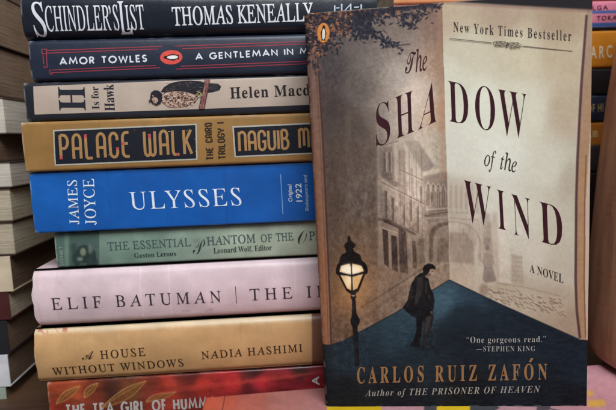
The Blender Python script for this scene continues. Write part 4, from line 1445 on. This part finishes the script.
put_cover("author_lettering", [cover_text("CARLOS RUIZ ZAFON", 'bold', [(357, 383.4), (547, 379.2), (547, 363.6), (357, 367.4)], GOLD, "", .004, 1.55)])
put_cover("quote_lettering", [
    cover_text("\u201cOne gorgeous read.\u201d", 'bold', [(466.6, 343.2), (545.7, 341.8), (545.7, 336.0), (466.6, 337.0)], (158, 158, 154), "", -.012, 1.15),
    cover_text("\u2014STEPHEN KING", 'bold', [(476.3, 351.6), (534.9, 351.0), (534.9, 346.0), (476.3, 346.4)], (150, 150, 148), "", -.012, 1.2)])
put_cover("byline_lettering", [cover_text("Author of THE PRISONER OF HEAVEN", 'bolditalic', [(365.2, 396.4), (540.2, 392.2), (540.2, 385.6), (365.2, 390.0)], (150, 145, 136), "", -.008, 1.2)])


def cover_shapes(name, polys, mats, eps=.06):
    V_, F_, mi = [], [], []
    y0_ = min(front_y(on_book(np.array(pts, float))[:, [0, 2]]).min() for pts, m_ in polys)
    for k_, (pts, m_) in enumerate(polys):
        p = on_book(np.array(pts, float))[:, [0, 2]]
        y = y0_ - eps - .004 * k_
        a_ = len(V_)
        V_ += [(float(x), float(y), float(z)) for x, z in p]
        ar = sum(p[i_][0] * p[(i_ + 1) % len(p)][1] - p[(i_ + 1) % len(p)][0] * p[i_][1] for i_ in range(len(p)))
        f = tuple(range(a_, a_ + len(p)))
        F_.append(f if ar > 0 else f[::-1])
        mi.append(m_)
    return mesh_obj(name, V_, F_, mats, ncover, (0, 0, 0), midx=mi)


pb, pw = penguin(323.6, 32.8, 5.4, 8.6, 0.03)
cover_shapes("publisher_mark", [(ellipse(323.4, 32.6, 6.1, 9.9, 36, .04), 0), (pb, 1), (pw, 2)], [ink((196, 126, 62)), ink((34, 30, 32)), ink((206, 198, 188))])
cover_shapes("accent_mark", [([(528.6, 362.0), (531.0, 362.0), (533.4, 357.8), (530.8, 357.8)], 0)], [ink(GOLD)])
fl_ = []
for p0, p1 in [((449.5, 38.4), (492, 42.9)), ((522, 46.1), (572, 51.4))]:
    fl_.append((line_poly(p0, p1, .7), 0))
for cx, sgn in ((500, 1), (514, -1)):
    cy = 38.4 + (cx - 449.5) * .1061
    for rx, ry, rot in ((7, 2.4, .106), (4.4, 1.6, .5 * sgn), (5.5, 1.4, -.25 * sgn)):
        E_ = ellipse(cx, cy, rx, ry, 18, rot)
        for a_, b_ in zip(E_, E_[1:] + E_[:1]):
            fl_.append((line_poly(a_, b_, .55), 0))
fl_.append((ellipse(507, 44.5, 1.3, 2.2, 12, .1), 0))
cover_shapes("flourish_rule", fl_, [ink((84, 72, 66))], .05)

# ================================================================== right hand stack, behind the novel
RS = "books in the stack behind the novel"
YB = 74.0
xr0 = xl(394, 3, YB)


def zpx(y, x=590):
    return float(on_y(np.array((x, y), float), YB)[2])


specs = [(-60, -30, (52, 46, 48), "dark book, topmost in the stack behind the novel", MAT_MATTE),
         (-29.6, 0.0, (214, 144, 96), "orange topped book showing above the novel beside the black glossy spine", MAT_SATIN),
         (0.4, 30, (186, 108, 128), "pink book with blue stripes and dark capitals behind the novel", MAT_SATIN),
         (30.4, 68, (202, 128, 28), "orange yellow book with white capitals behind the novel", MAT_SATIN),
         (68.4, 95, (24, 22, 26), "plain black book below the orange yellow one", MAT_SATIN),
         (95.4, 122, (30, 42, 62), "dark navy book with small pale lettering behind the novel", MAT_SATIN),
         (122.4, 172, (64, 56, 58), "dark grey book with a gold band behind the novel", MAT_SATIN),
         (172.4, 245, (38, 24, 24), "thick dark brown book beside the brown vase", MAT_MATTE),
         (245.4, 270, (70, 64, 58), "thin grey brown book below the thick dark brown one", MAT_MATTE),
         (270.4, 318, (34, 30, 30), "charcoal book second from the bottom behind the novel", MAT_MATTE)]
rb = []
zprev = None
for y0, y1, colr, lab, mt in specs[1:]:
    def pr(c, y0=y0, y1=y1, colr=colr):
        c.C += (fbm(c.X, c.Y, 20, int(y1)) [:, None] - .5) * 12
        if y0 == 0.4:
            for a_, b_ in ((11.2, 14.0), (23.2, 27.4)):
                c.poly([(380, a_ + 6), (640, a_ - 1.8), (640, b_ - 1.8), (380, b_ + 6)], (48, 84, 142), 1, .5)
            c.poly([(380, 33.6), (640, 25.8), (640, 34), (380, 44)], (24, 26, 34), 1, .4)
        if y0 == 122.4:
            c.poly([(380, 130), (640, 119), (640, 143), (380, 156)], (196, 124, 44), 1, .5)
            c.poly([(380, 154.6), (640, 142), (640, 143.4), (380, 156.2)], (206, 176, 120), 1, .5)
    z1, z0 = zpx(y0), zpx(y1)
    L_ = xr0 + (0 if y0 < 0 else random.uniform(-1, 6))
    q = LyingBook("book", lab, L_, L_ + 205 + random.uniform(-8, 8), z0 + .15, z1 - .15, YB, depth=130, mat=mt, col=colr, paint=pr, nx=300, nz=30, group=RS)
    rb.append(q)
zlow = rb[-1].z0
q = LyingBook("book", "dark wine coloured book, bottommost behind the novel", xr0 + 2, xr0 + 200, -30.0, zlow - .3, YB, depth=130, col=(58, 34, 34), group=RS)
rb[1].text("OLGA", 'sans', (585.5, 10.4), (608, 9.2), 4.2, (70, 30, 44), "author_lettering", offset=.02, spacing=1.25)
rb[1].text("TOKARCZUK", 'sans', (596.5, 20.4), (606.4, 19.9), 4.4, (70, 30, 44), "author_lettering", offset=.02, prefix="TO", spacing=1.25)
rb[2].text("ARC", 'sans', (590.2, 58.6), (612, 57.2), 12.2, (226, 208, 176), offset=.02, spacing=1.5)
rb[4].text("OF HI", 'sans', (587.4, 112.4), (603, 111.4), 8.0, (190, 170, 112), offset=.01, spacing=1.25)
rb[5].text("UB", 'sans', (589.2, 137.4), (598, 136.9), 6.4, (226, 200, 140), offset=.03)

# ================================================================== left hand stack, deeper in the shade
LS = "books in the shaded stack at the left edge"
YL = 45.0


def zl(y):
    return float(on_y(np.array((6, y), float), YL)[2])


def fore_book(label, y0, y1, px, cover, pages, front="fore", yf=YL, dep=120, th=0.7):
    """a lying book whose fore edge (or spine) faces the viewer and whose head shows to the right"""
    z1, z0 = zl(y0) - .1, zl(y1) + .1
    x1 = float(on_y(np.array((px, (y0 + y1) / 2), float), yf)[0])
    x0 = x1 - 155
    base = np.array([(x0 + x1) / 2, yf, z0])
    r = thing("book", label, "book", base, LS)
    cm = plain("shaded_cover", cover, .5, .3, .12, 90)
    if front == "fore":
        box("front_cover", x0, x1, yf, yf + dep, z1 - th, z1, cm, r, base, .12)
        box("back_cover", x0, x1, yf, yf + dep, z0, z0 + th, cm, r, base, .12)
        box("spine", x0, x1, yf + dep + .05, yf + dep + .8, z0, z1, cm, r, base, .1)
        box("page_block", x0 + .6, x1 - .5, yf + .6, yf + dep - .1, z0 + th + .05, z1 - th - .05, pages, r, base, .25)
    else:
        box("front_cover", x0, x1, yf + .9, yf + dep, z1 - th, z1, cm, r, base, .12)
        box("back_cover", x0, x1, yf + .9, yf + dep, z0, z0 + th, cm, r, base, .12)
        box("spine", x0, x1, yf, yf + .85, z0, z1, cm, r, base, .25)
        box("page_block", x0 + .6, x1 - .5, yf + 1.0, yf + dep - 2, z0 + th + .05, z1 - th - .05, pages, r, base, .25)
    return r, (x0, x1, z0, z1, base)


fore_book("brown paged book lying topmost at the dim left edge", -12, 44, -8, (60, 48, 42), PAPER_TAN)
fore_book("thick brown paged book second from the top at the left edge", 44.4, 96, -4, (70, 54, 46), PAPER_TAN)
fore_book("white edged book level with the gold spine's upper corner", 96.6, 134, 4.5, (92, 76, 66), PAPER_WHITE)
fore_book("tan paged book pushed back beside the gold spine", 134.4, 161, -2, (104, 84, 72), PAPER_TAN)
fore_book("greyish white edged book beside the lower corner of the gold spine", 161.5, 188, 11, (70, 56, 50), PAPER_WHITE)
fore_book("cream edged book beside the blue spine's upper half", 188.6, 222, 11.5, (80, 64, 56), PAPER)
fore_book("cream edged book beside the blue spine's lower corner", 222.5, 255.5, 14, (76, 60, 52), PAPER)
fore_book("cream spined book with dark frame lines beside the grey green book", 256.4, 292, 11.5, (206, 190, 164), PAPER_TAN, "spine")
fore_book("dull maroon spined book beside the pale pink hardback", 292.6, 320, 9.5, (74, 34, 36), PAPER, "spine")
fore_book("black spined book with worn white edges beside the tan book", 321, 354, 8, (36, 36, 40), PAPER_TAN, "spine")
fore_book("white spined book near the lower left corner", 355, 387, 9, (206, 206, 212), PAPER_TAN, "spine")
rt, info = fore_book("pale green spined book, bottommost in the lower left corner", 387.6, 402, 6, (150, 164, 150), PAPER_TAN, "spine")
zz = info[2]
if zz > -30:
    base = np.array([-120, YL, -30])
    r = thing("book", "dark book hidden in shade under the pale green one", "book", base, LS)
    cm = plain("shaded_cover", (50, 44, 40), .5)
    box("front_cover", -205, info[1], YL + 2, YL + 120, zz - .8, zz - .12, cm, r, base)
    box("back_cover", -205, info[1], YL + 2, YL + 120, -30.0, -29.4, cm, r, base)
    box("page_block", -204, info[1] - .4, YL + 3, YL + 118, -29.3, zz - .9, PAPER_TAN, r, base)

# ================================================================== brown vase cut by the right edge
VC = np.array([397.0, -14.0])
clay, nt, bs = new_mat("brown_wood", 0.5, 0.3)
nt.links.new(ramp(nt, noise(nt, 16, 7, (5, 5, .55), .7), tuple(lin((128, 88, 66))), tuple(lin((196, 148, 120))), .28, .72), bs.inputs["Base Color"])
bump(nt, bs, noise(nt, 1.0, 4, (60, 60, 500)), .15, .0006)
zb0 = zb(VC[0]) + .3 + slope * 64
pr_ = [(0, 0), (58, 0), (62, .8), (64.2, 3), (65, 8), (64.6, 30), (63.4, 70), (61, 115), (57.5, 160), (53, 200), (47, 228), (42, 245), (38.5, 256), (41, 264), (42.5, 266), (41, 267), (37, 264), (35.5, 254), (40, 225), (55, 120), (60, 40), (55, 6), (0, 5)]
ns = 96
V, F = [], []
for (rad, z) in pr_:
    for k in range(ns):
        t = 2 * math.pi * k / ns
        V.append((VC[0] + max(rad, .01) * math.cos(t), VC[1] + max(rad, .01) * math.sin(t), zb0 + z))
for i_ in range(len(pr_) - 1):
    for k in range(ns):
        k2 = (k + 1) % ns
        F.append((i_ * ns + k, i_ * ns + k2, (i_ + 1) * ns + k2, (i_ + 1) * ns + k))
vase = mesh_obj("vase", np.array(V), F, clay, None, (VC[0], VC[1], zb0), smooth=True, sharp=60)
vase.location = Vector((VC[0], VC[1], zb0)) * MM
vase["label"] = "tall tapered brown wooden vase cut off by the right edge beside the novel"
vase["category"] = "vase"

for o in scene.objects:
    if "_base" in o:
        del o["_base"]
